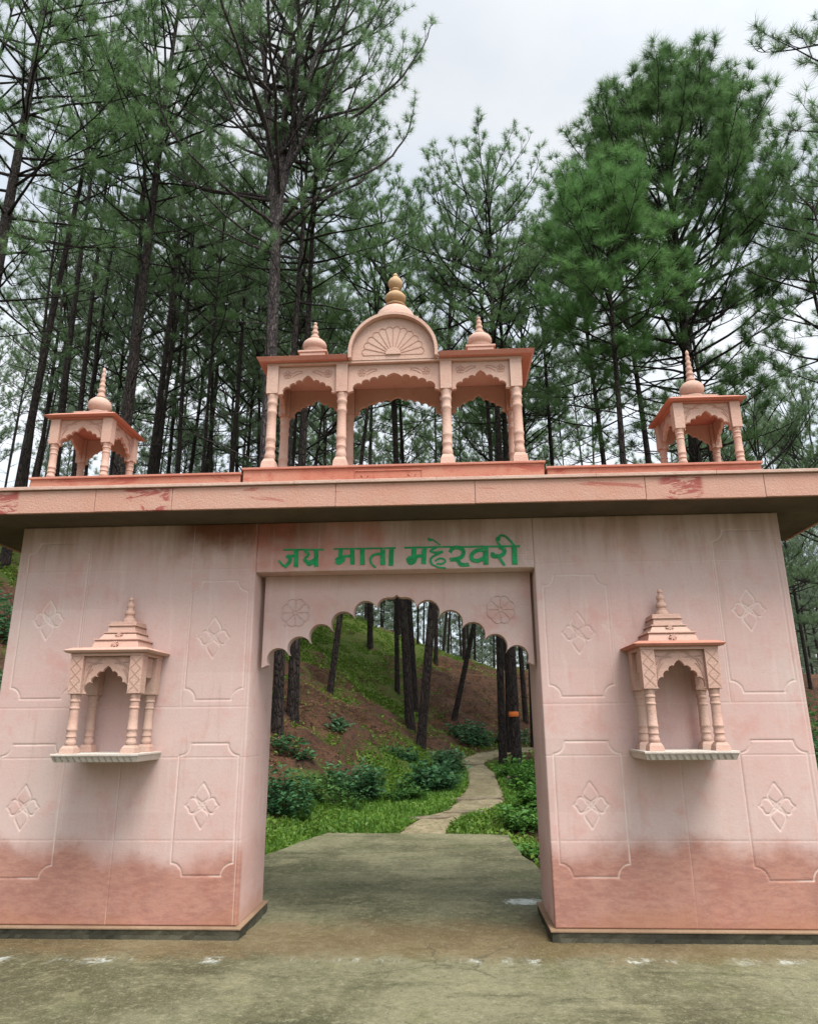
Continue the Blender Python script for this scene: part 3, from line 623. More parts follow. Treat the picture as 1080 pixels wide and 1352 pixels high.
for x0, x1 in ((-1.34, -.447), (.447, 1.37)):
    e = MB(); l = x0 < 0
    A = (x0 + (.03 if l else 0), x1 - (0 if l else .03), -.375, .375); B = (x0, x1, -.40, .40); Cc = (x0 + (.10 if l else 0), x1 - (0 if l else .10), -.30, .30)
    e.frustum(A, B, 1.0955, 1.135); e.frustum(B, Cc, 1.1352, 1.178); e.build('eave', M['eave'], pv, bevel=.003)
# barrel roof with fan pediment
def semi(r, rz, z0, n=28): return [(r * math.cos(math.pi * k / n), z0 + rz * math.sin(math.pi * k / n)) for k in range(n + 1)]
o_, i_ = semi(.437, .425, 1.165), semi(.405, .392, 1.165)
ring = [(.437, 1.096)] + o_ + [(-.437, 1.096), (-.405, 1.096)] + list(reversed(i_)) + [(.405, 1.096)]
MB().prism(ring, -.40, .40).build('barrel_roof', M['coping2'] if 'coping2' in M else M['kiosk'], pv, bevel=.003)
inn = [(.402, 1.0965)] + semi(.402, .389, 1.165) + [(-.402, 1.0965)]
pd = MB().prism(inn, -.335, .30).build('pediment', M['kiosk'], pv)
mb = MB()
for k in range(13):
    t = math.pi * (k + .0) / 12; a, b = .075, .285
    mb.ribbon([(a * math.cos(t), 1.145 + a * math.sin(t)), (b * math.cos(t), 1.145 + b * 1.02 * math.sin(t))], .008, -.3385 - k * .00005, -.333)
    if k < 12:
        u = [t + (math.pi / 12) * j / 5 for j in range(6)]
        mb.ribbon([((b + .022 * math.sin(math.pi * j / 5)) * math.cos(q), 1.145 + (b + .022 * math.sin(math.pi * j / 5)) * 1.02 * math.sin(q)) for j, q in enumerate(u)], .008, -.339 - k * .00005, -.333)
mb.build('fan_carving', M['carving'], pd)
MB().prism([(.075 * math.cos(math.pi * k / 12), 1.145 + .075 * math.sin(math.pi * k / 12)) for k in range(13)], -.35, -.334).build('fan_boss', M['kiosk'], pd, bevel=.003)
for x in (-.842, .868):
    MB().box(x - .13, x + .13, -.11, .13, 1.1775, 1.33).box(x - .15, x + .15, -.12, .15, 1.3303, 1.352).build('roof_plate', M['kiosk'], pv, bevel=.003)
    d = [(.115, 1.3525), (.125, 1.385), (.112, 1.392)] + [(.125 * math.cos(a), 1.452 + .085 * math.sin(a)) for a in [R(v) for v in (-45, -25, -8, 8, 25, 45, 60, 74)]] + [(.03, 1.538)]
    MB().lathe(d, x=x, n=28).build('dome', M['kiosk'], pv, smooth=True)
    MB().lathe(spire(1.5385, .045, 1.74, 3), x=x, n=18).build('finial', M['kiosk'], pv, smooth=True)
MB().box(-.25, .25, -.25, .25, 1.585, 1.6195).build('dome_base', M['coping'], pv, bevel=.003)
d = [(.225, 1.62), (.225, 1.67), (.215, 1.685)] + [(.212 * math.cos(a), 1.70 + .19 * math.sin(a)) for a in [R(v) for v in (0, 15, 30, 45, 60, 72)]]
MB().lathe(d, n=32).build('dome', M['kiosk'], pv, smooth=True)
f_ = [(.06, 1.783), (.105, 1.80), (.11, 1.815), (.085, 1.83)] + [(.112 * math.cos(a), 1.905 + .07 * math.sin(a)) for a in [R(v) for v in (-55, -30, -8, 15, 38, 60)]] + [(.05, 1.985), (.062, 1.995), (.05, 2.008)] + [(.078 * math.cos(a), 2.085 + .075 * math.sin(a)) for a in [R(v) for v in (-60, -35, -10, 15, 40, 62)]] + [(.026, 2.17), (.03, 2.18), (.022, 2.195), (.012, 2.21), (.002, 2.216)]
f_ = [(r, z + .085) for r, z in f_]
MB().lathe(f_, n=24).build('finial', M['tan'], pv, smooth=True)

# ------------------------------------------------------------------ wall niches
def make_niche(name, label, loc, eavemat):
    t = thing(name, label, 'wall niche', loc, group='small carved niches on the piers')     # origin: on the wall face, middle of the shelf top
    sh = MB(); sh.frustum((-.33, .33, -.448, -.001), (-.345, .345, -.47, -.001), -.052, -.006); sh.box(-.35, .35, -.475, -.001, -.0055, .012)
    s_ = sh.build('shelf', M['shelf'], t, bevel=.003)
    mb = MB()
    for k in range(13):
        x = -.325 + .05 * k
        mb.add([(x, -.4735, -.010), (x + .011, -.4735, -.010), (x + .030, -.4565, -.047), (x + .019, -.4565, -.047), (x, -.46, -.010), (x + .011, -.46, -.010), (x + .030, -.44, -.047), (x + .019, -.44, -.047)],
               [(0, 1, 2, 3), (7, 6, 5, 4), (0, 4, 5, 1), (1, 5, 6, 2), (2, 6, 7, 3), (3, 7, 4, 0)])
    mb.box(-.331, .342, -.4745, -.462, -.0095, -.0068)
    mb.build('rope_moulding', M['ropes'], s_)
    c0 = column_mb(.455, .08, .452, .05).build('column', M['niche'], t, smooth=True, bevel=.002)
    for i, (x, y) in enumerate(((-.245, -.38), (.245, -.38), (-.245, -.085), (.245, -.085))):
        c = c0 if i == 0 else c0.copy()
        if i: COL.objects.link(c); c.parent = t
        c.location = (x, y, .0125)
    pi0 = None
    for i, (x, y) in enumerate(((-.245, -.38), (.245, -.38), (-.245, -.085), (.245, -.085))):
        b = MB().box(x - .052, x + .052, y - .052, y + .052, .468, .765); bo = b.build('capital_block', M['niche'], t, bevel=.002)
        mb = MB(); q = 0
        if i < 2:
            for k in range(3):
                z = .485 + .09 * k
                mb.ribbon([(x - .043, z), (x + .043, z + .09)], .0038, y - .0545 - q * .00006, y - .051); q += 1
                mb.ribbon([(x + .043, z), (x - .043, z + .09)], .0038, y - .0545 - q * .00006, y - .051); q += 1
            mb.build('diamond_carving', M['groove'], bo)
    arch = cusp_arch(.168, .47, .690, 3, .05, .62, .7)
    pl = MB().prism(arch_poly(.1925, .465, .764, arch), -.395, -.36).build('arch_panel', M['shelf2'] if 'shelf2' in M else M['niche'], t, bevel=.002)
    for sg in (1, -1): leaf_lines(MB(), .19, .48, .76, -.395, -.0045, s=1.2, sg=sg).build('carved_leaves', M['groove'], pl)
    for x in (-.245, .245): MB().box(x - .02, x + .02, -.3275, -.1375, .60, .764).build('side_beam', M['niche'], t, bevel=.002)
    MB().box(-.30, .30, -.435, -.001, .7655, .79).build('lintel', M['niche'], t, bevel=.002)
    e = MB(); e.frustum((-.335, .335, -.46, -.001), (-.355, .355, -.475, -.001), .7905, .81); e.frustum((-.355, .355, -.475, -.001), (-.30, .30, -.42, -.001), .8102, .835); e.build('eave', eavemat, t, bevel=.003)
    st = MB(); z = .8355
    for a, b, h in ((.20, .182, .07), (.165, .132, .052), (.12, .112, .05)):
        dep = -.09 - a * 1.15; st.frustum((-a, a, dep, -.001), (-b, b, dep + (a - b) * 1.3, -.001), z, z + h); z += h + .0003
        st.box(-b - .012, b + .012, dep + (a - b) * 1.3 - .012, -.001, z, z + .012); z += .0123
    st.box(-.115, .115, -.205, -.001, z, z + .028); z += .0283
    ro = st.build('stepped_roof', M['niche'], t, bevel=.003)
    for k, (x, zz, y) in enumerate(((.0, .872, -.318), (.0, .955, -.262))):
        mb = MB()
        for j in range(6): mb.ribbon([(x, zz), (x + .03 * math.cos(j * math.pi / 3), zz + .026 * math.sin(j * math.pi / 3))], .012, y - .006 - j * .0002, y + .02)
        mb.build('carved_flower', M['niche'], ro)
    MB().lathe([(r, z_) for r, z_ in spire(z, .055, z + .23, 3)], x=0, y=-.09, n=18).build('finial', M['niche'], t, smooth=True)
    return t
n1 = make_niche('wall_niche', 'carved stone niche with stepped roof and sandy pink eave on the left pier', (-2.395, 0, 1.375), M['niche'])
n2 = make_niche('wall_niche', 'carved stone niche with stepped roof and rosy red eave on the right pier', (2.165, 0, 1.372), M['eave'])

# ------------------------------------------------------------------ terrain
TOE = np.array([(-4.6, -14), (-4.6, -1), (-4.0, 1.4), (-2.5, 3.3), (-2.0, 5.2), (-.3, 9.0), (.35, 12.5), (1.5, 17), (4.5, 20.5), (12, 23), (40, 27), (120, 35)], float)
def toe_dist(x, y):
    best = np.full(x.shape, 1e9); sg = np.ones(x.shape)
    for a, b in zip(TOE[:-1], TOE[1:]):
        d = b - a; t = np.clip(((x - a[0]) * d[0] + (y - a[1]) * d[1]) / (d @ d), 0, 1)
        q = np.hypot(x - a[0] - t * d[0], y - a[1] - t * d[1]); s = np.sign(d[0] * (y - a[1]) - d[1] * (x - a[0]))
        m = q < best; best = np.where(m, q, best); sg = np.where(m, s, sg)
    return best * sg
def terr(x, y):
    x = np.asarray(x, float); y = np.asarray(y, float)
    d = toe_dist(x, y); t = np.clip(np.clip(y, -50, 40) - 5.5, 0, None)
    zp = np.where(t < 14, .075 * t, 1.05 + .02 * (t - 14)); dl = np.clip(d, 0, None)
    s = .74 + .012 * np.clip(-x, 0, 14); H = np.clip(5.6 + .45 * np.clip(-x - 3.5, -10, 14), 2.6, 11.5)
    h = H * (1 - np.exp(-(s * dl / H) ** 1.35))
    n = .16 * np.sin(x * .9 + 1.3 * np.sin(y * .7)) * np.sin(y * .8 + .6) + .08 * np.sin(x * 2.3 + y * 1.7) + .05 * np.sin(3.9 * y - 2.8 * x)
    h = h + n * np.clip(dl / 1.5, 0, 1)
    dr = np.clip(-d - 2.6, 0, None)
    h = h - .10 * dr * np.clip(1 - dr / 40, 0, 1) * np.clip((y - 2) / 6, 0, 1)
    low = .06 + .10 * np.clip((3. - y) / 2, 0, 1)
    return zp * np.clip((y - 1) / 5, 0, 1) + h - low * np.clip((6 - y) / .6, 0, 1) * np.clip(-d / .3, 0, 1)
def T(x, y): return float(terr(np.array([x]), np.array([y]))[0])
_rs = np.random.RandomState(7); _G = _rs.rand(64, 64)
def vnoise(x, y, sc):
    u, v = x * sc, y * sc; i, j = np.floor(u).astype(int), np.floor(v).astype(int); a, b = u - i, v - j; a = a * a * (3 - 2 * a); b = b * b * (3 - 2 * b)
    g = lambda p, q: _G[p % 64, q % 64]
    return (g(i, j) * (1 - a) + g(i + 1, j) * a) * (1 - b) + (g(i, j + 1) * (1 - a) + g(i + 1, j + 1) * a) * b
def fbm(x, y, sc): return .5 * vnoise(x, y, sc) + .3 * vnoise(x + 9, y + 4, sc * 2.1) + .2 * vnoise(x + 3, y + 17, sc * 4.4)
def greenness(x, y):
    d = toe_dist(x, y); g = fbm(x, y, .34)
    g = .30 + 1.5 * (g - .45) + .5 * (vnoise(x + 31, y + 7, 2.6) - .5) - .35 * np.clip((x + 1.2) / 2, 0, 1) * np.clip((y - 14) / 4, 0, 1)
    g = g + .85 * np.clip(1.25 - np.abs(d + .6) / 1.9, 0, 1) * np.clip((13 - y) / 5, 0, 1)               # lush strip at the foot of the slope
    zz = terr(x, y); g = g + .42 * np.clip((zz - 1.6 + .25 * (x + 2)) / 2.2, 0, 1)          # mossy turf towards the crest
    return np.clip(g, 0, 1)
def axis(lo, hi, st, far, grow=1.28):
    a = list(np.arange(lo, hi + 1e-6, st)); s = st
    while a[-1] < far: s *= grow; a.append(a[-1] + s)
    s = st
    while a[0] > -far: s *= grow; a.insert(0, a[0] - s)
    return np.array(a)
xs = axis(-20, 11, .16, 420); ys = axis(1.0, 36, .16, 420)
gx, gy = np.meshgrid(xs, ys); gz = terr(gx, gy)
gz = gz + np.clip(toe_dist(gx, gy) - .3, 0, 1) * ((fbm(gx, gy, 1.6) - .5) * .40 + (vnoise(gx, gy, 3.1) - .5) * .17)
far = np.clip((np.hypot(gx, gy) - 60) / 200, 0, 1); gz = gz * (1 - far)
idx = np.arange(gx.size).reshape(gx.shape)
F = np.stack([idx[:-1, :-1].ravel(), idx[:-1, 1:].ravel(), idx[1:, 1:].ravel(), idx[1:, :-1].ravel()], 1)
g = np_mesh('ground', np.stack([gx.ravel(), gy.ravel(), gz.ravel()], 1), F, M['soil'], smooth=True); kind(g, 'structure')
at = g.data.attributes.new('green', 'FLOAT', 'POINT'); at.data.foreach_set('value', greenness(gx, gy).ravel().astype(np.float32))

# concrete apron running through the gate
rng = random.Random(2)
out_ = [(-4.35, -14), (6.5, -14), (6.5, 1.25), (1.62, 1.25), (1.42, 2.3), (1.30, 3.25), (1.22, 4.4), (1.20, 5.36), (.6, 5.45), (0, 5.5), (-.8, 5.54), (-1.55, 5.57), (-1.78, 4.7), (-2.05, 3.6), (-2.25, 2.4), (-2.6, 1.25), (-4.35, 1.25)]
pts = []
for a, b in zip(out_, out_[1:] + out_[:1]):
    n = max(1, int((Vector(b) - Vector(a)).length / .22)) if max(a[1], b[1]) > 1.3 else 1
    for k in range(n):
        q = Vector(a).lerp(Vector(b), k / n); pts.append((q.x + (rng.uniform(-.03, .03) if n > 1 else 0), q.y + (rng.uniform(-.025, .025) if n > 1 else 0)))
mb = MB(); n = len(pts); mb.add([(x, y, -.14) for x, y in pts] + [(x, y, 0) for x, y in pts], [tuple(range(n, 2 * n)), tuple(reversed(range(n)))] + [(i, (i + 1) % n, (i + 1) % n + n, i + n) for i in range(n)])
kind(mb.build('pavement', M['concrete'], bevel=.012), 'structure')
# trodden path winding up behind
PL = [(-.52, 5.58), (-.30, 6.1), (-.02, 6.73), (.24, 7.16), (.40, 7.8), (.52, 8.5), (.66, 9.6), (.72, 10.7), (.72, 11.9), (.66, 13), (.72, 14.2), (1.2, 15.5), (2.3, 16.9), (4.2, 18.3)]
PR = [(.30, 5.52), (.40, 6.1), (.66, 6.9), (1.12, 7.4), (1.38, 7.9), (1.42, 8.6), (1.44, 9.4), (1.45, 10.6), (1.42, 11.8), (1.28, 12.8), (1.34, 13.6), (1.8, 14.7), (3.0, 15.9), (4.6, 17.2)]
a, b = smooth_line(PL, 6), smooth_line(PR, 6); V = []; nc = 9
for p, q in zip(a, b):
    jl, jr = rng.uniform(-.07, .07), rng.uniform(-.07, .07)
    for k in range(nc):
        t = k / (nc - 1); w = p.lerp(q, t); x = w.x + (jl if k == 0 else jr if k == nc - 1 else 0)
        V.append((x, w.y, T(x, w.y) + (.03 + .012 * math.sin(w.y * 5 + k) if 0 < k < nc - 1 else -.03)))
F = [(r * nc + k, r * nc + k + 1, (r + 1) * nc + k + 1, (r + 1) * nc + k) for r in range(len(a) - 1) for k in range(nc - 1)]
kind(np_mesh('path', np.array(V), np.array(F), M['dirt'], smooth=True), 'structure')

# ------------------------------------------------------------------ pines
def tube_all(lines, path_n):
    """lines: list of (points, radii, sides) -> V, F"""
    V, F = [], []; k = 0
    for P, Rr, n in lines:
        P = np.asarray(P, float); m = len(P); tg = np.gradient(P, axis=0); tg /= np.linalg.norm(tg, axis=1)[:, None] + 1e-9
        ref = np.array([0, 0, 1.]) if abs(tg[0][2]) < .8 else np.array([1., 0, 0])
        u = np.cross(tg, ref); u /= np.linalg.norm(u, axis=1)[:, None] + 1e-9; v = np.cross(tg, u)
        an = 2 * np.pi * np.arange(n) / n; rr = np.asarray(Rr, float)
        ring = P[:, None] + rr[:, None, None] * (np.cos(an)[None, :, None] * u[:, None] + np.sin(an)[None, :, None] * v[:, None])
        V.append(ring.reshape(-1, 3)); i = np.arange(m - 1)[:, None] * n + np.arange(n)[None]; j = np.arange(m - 1)[:, None] * n + (np.arange(n)[None] + 1) % n
        F.append(np.stack([i, j, j + n, i + n], -1).reshape(-1, 4) + k); k += m * n
    return np.concatenate(V), np.concatenate(F)
def needles(tp, td, k, length, width, rs, spread=1.3, droop=.2):
    td = td + np.array([[0, 0, .45]]); td = td / np.linalg.norm(td, axis=1)[:, None]; k = int(k * 1.9); width = width * .66
    n = len(tp); P = np.repeat(tp, k, 0); D = np.repeat(td, k, 0); m = n * k
    ref = np.where(np.abs(D[:, 2:3]) < .85, np.array([[0, 0, 1.]]), np.array([[1., 0, 0]]))
    u = np.cross(D, ref); u /= np.linalg.norm(u, axis=1)[:, None]; v = np.cross(D, u)
    th = spread * np.sqrt(rs.rand(m)) + .08; ph = rs.rand(m) * 2 * np.pi
    q = D * np.cos(th)[:, None] + np.sin(th)[:, None] * (u * np.cos(ph)[:, None] + v * np.sin(ph)[:, None])
    q[:, 2] -= droop * rs.rand(m) * np.sin(th); q /= np.linalg.norm(q, axis=1)[:, None]
    ln = length * (.6 + .5 * rs.rand(m)) * np.repeat(.62 + .5 * rs.rand(n), k); b0 = P - D * (rs.rand(m) * .10)[:, None]
    w = np.cross(q, rs.normal(size=(m, 3))); w /= np.linalg.norm(w, axis=1)[:, None] + 1e-9; w *= width / 2
    V = np.empty((m, 3, 3)); V[:, 0] = b0 - w; V[:, 1] = b0 + w; V[:, 2] = b0 + q * ln[:, None]
    return V.reshape(-1, 3), np.arange(m * 3).reshape(-1, 3)
def rot_to(d, az, tilt):
    """direction tilted away from d by tilt at azimuth az round it"""
    ref = np.array([0, 0, 1.]) if abs(d[2]) < .9 else np.array([1., 0, 0]); u = np.cross(d, ref); u /= np.linalg.norm(u); v = np.cross(d, u)
    return d * math.cos(tilt) + math.sin(tilt) * (u * math.cos(az) + v * math.sin(az))
def grow_pine(seed, H, r0, c0, Rc, stems=None, lean=(0, 0), whorl=.45, nb=(3, 5), prof=None, el=(14, 58), k=24, nl=.25, nw=.012, dead=.5, bright=1., sub=.30, skirt=0., curve=.55, sb=.38, env=None, jit=(.86, 1.06)):
    """returns trunk lines and tuft arrays; stems: list of (z_from, z_to, dx, dy, r) extra leaders"""
    rg = random.Random(seed); rs = np.random.RandomState(seed); lines = []; tp, td = [], []
    prof = prof or (lambda t: (.66 + .34 * min(1, t / .28)) * (1 if t < .55 else max(.1, 1 - ((t - .55) / .48) ** 2) ** .5))
    def axis_path(z0, z1, p0, dx, dy, n, wob):
        P = []; ax_, ay_ = rg.uniform(0, 6), rg.uniform(0, 6)
        for i in range(n + 1):
            t = i / n; z = z0 + (z1 - z0) * t
            P.append((p0[0] + dx * t + wob * math.sin(ax_ + t * 5) * t, p0[1] + dy * t + wob * math.sin(ay_ + t * 4) * t, z))
        return np.array(P)
    main = axis_path(-.4, H, (0, 0), lean[0], lean[1], 26, .10)
    def rad(z, zt, r): return max(.012, r * (1 - .82 * (max(z, 0) / zt) ** 1.1))
    rr = [rad(p[2], H, r0) for p in main]; rr[0] = r0 * 1.45; rr[1] = r0 * 1.06
    lines.append((main, rr, 12))
    axes = [(main, c0 * H, H, r0)]
    for z0, z1, dx, dy, r in stems or []:
        b = np.array([np.interp(z0, main[:, 2], main[:, q]) for q in range(3)]); P = axis_path(z0, z1, (b[0], b[1]), dx, dy, 12, .12)
        lines.append((P, [max(.012, r * (1 - .85 * i / 12)) for i in range(13)], 9)); axes.append((P, z0 + (z1 - z0) * .25, z1, r))
    def twig(p, d, Ln, lvl, r):
        n = 3 if lvl == 2 else 4; P = [p]; q = d.copy(); st = Ln / n
        for i in range(n):
            q = q + np.array([0, 0, .16 + .10 * rg.random()]) + np.array([rg.gauss(0, .10), rg.gauss(0, .10), rg.gauss(0, .06)]); q /= np.linalg.norm(q); P.append(P[-1] + q * st)
        lines.append((P, np.linspace(r, .004, n + 1), 3))
        tp.append(P[-1]); td.append(q)
        m = int(Ln * .5 / .13)
        for i in range(m):
            s = 1 - (i + .7) * .13 / max(Ln, .05); f = s * n; a = min(int(f), n - 1); pp = P[a] + (P[a + 1] - P[a]) * (f - a)
            if rg.random() < .6: tp.append(pp); dd = P[a + 1] - P[a]; td.append(dd / np.linalg.norm(dd))
        if lvl < 2:
            s = .25 * Ln; g = rg.random() * 6
            while s < Ln * .92:
                f = s / Ln * n; a = min(int(f), n - 1); pp = P[a] + (P[a + 1] - P[a]) * (f - a); dd = P[a + 1] - P[a]; dd = dd / np.linalg.norm(dd)
                g += 2.4 + rg.uniform(-.4, .4); twig(pp, rot_to(dd, g, rg.uniform(.6, 1.0)), min(.5, .22 + .42 * (Ln - s)) * rg.uniform(.75, 1.2), 2, .006); s += .24 * rg.uniform(.8, 1.3)
    def branch(p, az, e, Ln, r, bare=0.):
        n = max(5, int(Ln / .32)); st = Ln / n; P = [p]; q = np.array([math.cos(az) * math.cos(e), math.sin(az) * math.cos(e), math.sin(e)])
        for i in range(n):
            q = q + np.array([rg.gauss(0, .085), rg.gauss(0, .085), curve * st * .55 * (i / n) + rg.gauss(0, .05)]); q /= np.linalg.norm(q); P.append(P[-1] + q * st)
        lines.append((P, [max(.005, r * (1 - .8 * i / n)) for i in range(n + 1)], 5 if r > .02 else 4))
        s = Ln * (sb + bare * .4); g = rg.random() * 6; sd = 1
        while s < Ln * .97:
            f = s / Ln * n; a = min(int(f), n - 1); pp = P[a] + (P[a + 1] - P[a]) * (f - a); dd = P[a + 1] - P[a]; dd = dd / np.linalg.norm(dd)
            hz = np.cross(dd, [0, 0, 1.]); hz /= np.linalg.norm(hz) + 1e-9; sd = -sd
            d2 = dd * math.cos(.85) + math.sin(.85) * (hz * sd * .9 + np.array([0, 0, rg.uniform(-.1, .55)])); d2 /= np.linalg.norm(d2)
            if rg.random() > bare: twig(pp, d2, (.22 + .34 * (Ln - s)) * rg.uniform(.8, 1.25), 1, .011)
            elif rg.random() < .5: lines.append(([pp, pp + d2 * .3 + np.array([0, 0, .03]), pp + d2 * .55 + np.array([rg.gauss(0, .1), rg.gauss(0, .1), .10])], [.008, .006, .003], 3))
            s += sub * rg.uniform(.75, 1.3)
        if rg.random() > bare * .8: twig(P[-1], q, .35, 1, .008)
    for P, zc, zt, r in axes:
        z = zc - skirt; az = rg.random() * 6
        while z < zt - .25:
            t = (z - zc) / (zt - zc); b = np.array([np.interp(z, P[:, 2], P[:, q]) for q in range(3)]); scale = 1 if P is main else .72
            for i in range(rg.randint(*nb)):
                az += 2.4 + rg.gauss(0, .3); Ln = Rc * scale * prof(max(0, t)) * rg.uniform(.72, 1.12)
                e = R(el[0] + (el[1] - el[0]) * max(0, t) ** .85 + rg.gauss(0, 6))
                if env and z >= zc:
                    ec, eh, ev = env; e2 = e + R(15); dh, dv = math.cos(e2) / eh, math.sin(e2) / ev; w0 = (z - ec) / ev
                    qa, qb, qc = dh * dh + dv * dv, 2 * dv * w0, w0 * w0 - 1; ds = qb * qb - 4 * qa * qc
                    Ln = ((-qb + math.sqrt(ds)) / (2 * qa) if ds > 0 else .3) * scale * rg.uniform(*jit)
                if Ln < .3: Ln = .3
                branch(b + np.array([0, 0, rg.uniform(-.1, .1)]), az, e, Ln, .010 + .0085 * Ln, max(0., .35 - t * 2.2))
            z += whorl * rg.uniform(.8, 1.2)
        d = P[-1] - P[-2]; d /= np.linalg.norm(d)
        for i in range(4): tp.append(P[-1] - d * .08 * i); td.append(d)
    # dead, needleless limbs low on the trunk
    z = max(1.6, c0 * H * .30); az = rg.random() * 6
    while z < c0 * H and dead > 0:
        b = np.array([np.interp(z, main[:, 2], main[:, q]) for q in range(3)])
        if rg.random() < dead * 1.2:
            az += rg.uniform(1, 3); Ln = Rc * rg.uniform(.25, .85) * min(1, .35 + z / (c0 * H)); e = R(rg.uniform(-8, 28)); q = np.array([math.cos(az) * math.cos(e), math.sin(az) * math.cos(e), math.sin(e)]); Q = [b]
            for i in range(6): q = q + np.array([rg.gauss(0, .12), rg.gauss(0, .12), rg.gauss(.03, .07)]); q /= np.linalg.norm(q); Q.append(Q[-1] + q * Ln / 6)
            lines.append((Q, np.linspace(.017, .004, 7), 4))
            for i in (2, 3, 4, 5):
                if rg.random() < .8:
                    w = rot_to(q, rg.random() * 6.28, .9); l2 = Ln * rg.uniform(.15, .35); lines.append(([Q[i], Q[i] + w * l2 * .5, Q[i] + w * l2 + np.array([0, 0, rg.uniform(-.05, .1)])], [.008, .006, .003], 3))
        z += rg.uniform(.25, .7)
    V, F = tube_all(lines, 0)
    NV, NF = needles(np.array(tp), np.array(td), k, nl, nw, rs)
    return V, F, NV, NF
def tilted(t, rz): return (Matrix.Rotation(t[1], 3, 'Y') @ Matrix.Rotation(t[0], 3, 'X') @ Matrix.Rotation(rz, 3, 'Z')).to_euler()
def pine(name, label, x, y, mesh, bark_m, needle_m, rz=0, sc=1., group=None, tilt=(0, 0), cat='tree', z=None):
    t = thing(name, label, cat, (x, y, (T(x, y) if z is None else z) - .05), rz, group); t.scale = (sc, sc, sc)
    t.rotation_euler = tilted(tilt, rz)
    V, F, NV, NF = mesh
    np_mesh('trunk', V, F, bark_m, t, smooth=True); np_mesh('crown', NV, NF, needle_m, t); return t
dome = lambda t: (.85 + .15 * min(1, t / .25)) * (1 if t < .62 else max(.12, 1 - ((t - .62) / .40) ** 2) ** .5)
# --- the big ones
zA = T(-3.35, 8)
A = pine('pine_tree', 'tall forked grey-barked pine rising directly behind the left end of the rooftop pavilion', -3.35, 8.0,
         grow_pine(11, 20.6, .20, .53, 3.6, stems=[(11.3, 20.6, -1.15, .5, .13), (12.4, 19.9, 1.5, -.3, .10)], lean=(-.1, .0), whorl=.66, nb=(3, 4), el=(22, 60), k=20, dead=.9, sub=.36, nw=.011, nl=.25, sb=.45, curve=.8, env=(16.2, 3.9, 5.6), jit=(.8, 1.08)), M['bark_grey'], M['needle'])
B = pine('pine_tree', 'broad dome-crowned pine with long low limbs behind the right rooftop kiosk', 5.6, 9.0,
         grow_pine(23, 17.3, .19, .50, 3.2, lean=(.75, 0), whorl=.42, nb=(5, 7), el=(8, 62), k=38, dead=.9, sub=.24, nl=.32, nw=.012, curve=.8, sb=.48, skirt=2.6, env=(13.2, 2.85, 4.5), jit=(.9, 1.04)), M['bark_dark'], M['needle_bright2'] if 'needle_bright2' in M else M['needle'])
C_ = pine('pine_tree', 'younger bright green bushy pine in front of the dome-crowned pine on the right', 3.45, 6.6,
          grow_pine(31, 12.2, .10, .70, 1.6, lean=(.5, 0), whorl=.36, nb=(4, 6), el=(0, 60), k=36, dead=.9, sub=.25, nl=.30, nw=.012, sb=.36, curve=.8, env=(10.7, 1.35, 1.9), jit=(.9, 1.04)), M['bark_dark'], M['needle_bright'])
pine('pine_tree', 'pine leaning into the top right corner with open sparse needle tufts against the sky', 6.95, 2.6,
     grow_pine(47, 14.6, .15, .50, 2.35, lean=(.9, .2), whorl=.62, nb=(2, 4), el=(10, 60), k=24, dead=.4, sub=.36, nl=.24), M['bark_dark'], M['needle_dull'])
pine('pine_tree', 'dark pine at the far left edge with drooping lower boughs high over the slope', -9.0, 6.6,
     grow_pine(53, 17.5, .17, .36, 3.2, lean=(-.5, .2), whorl=.58, nb=(3, 4), el=(0, 44), k=22, dead=.7, sub=.36), M['bark_dark'], M['needle'])
pine('pine_tree', 'straight dark pine standing right behind the left rooftop kiosk', -7.0, 8.6,
     grow_pine(59, 18.8, .165, .50, 2.9, lean=(.25, .1), whorl=.58, nb=(3, 4), el=(4, 44), k=22, dead=.9, sub=.36), M['bark_dark'], M['needle'])
# --- kinds that repeat in the wood
KIND = [grow_pine(101, 17.2, .115, .62, 2.0, whorl=.78, nb=(2, 3), el=(10, 58), k=24, dead=.7, env=(13.9, 2.24, 4.3), sub=.32, nw=.0125),
        grow_pine(102, 16.0, .10, .66, 1.7, whorl=.78, nb=(2, 3), el=(10, 58), k=24, dead=.8, env=(13.3, 1.90, 3.7), sub=.32, nw=.0125, lean=(.4, .1)),
        grow_pine(103, 18.2, .125, .57, 2.3, whorl=.75, nb=(2, 4), el=(10, 58), k=24, dead=.6, env=(13.9, 2.58, 5.2), sub=.32, nw=.0125, lean=(-.3, .2)),
        grow_pine(104, 14.0, .075, .62, 1.5, whorl=.78, nb=(2, 3), el=(10, 58), k=24, dead=.8, env=(11.2, 1.68, 3.8), sub=.30, nw=.013, lean=(.2, -.2)),
        grow_pine(105, 13.0, .09, .30, 2.4, whorl=.72, nb=(2, 4), el=(8, 58), k=24, dead=.5, env=(8.8, 2.69, 5.2), sub=.32, nw=.0125)]
PROTO = {}
def wood(kindi, x, y, label, rz, sc=1., group=None, tilt=(0, 0), dull=0):
    z = T(x, y) - .08; key = (kindi, dull)
    if key not in PROTO:
        t = pine('pine_tree', label, x, y, KIND[kindi], M['bark_dark'], M['needle_dull'] if dull else M['needle'], rz, sc, group, tilt); PROTO[key] = t
    else:
        t = copy_tree(PROTO[key]); tag(t, label, 'tree', group)
        if not group and 'group' in t.keys(): del t['group']
    t.location = (x, y, z); t.rotation_euler = tilted(tilt, rz); t.scale = (sc, sc, sc); return t
gA = 'pines seen through the archway'
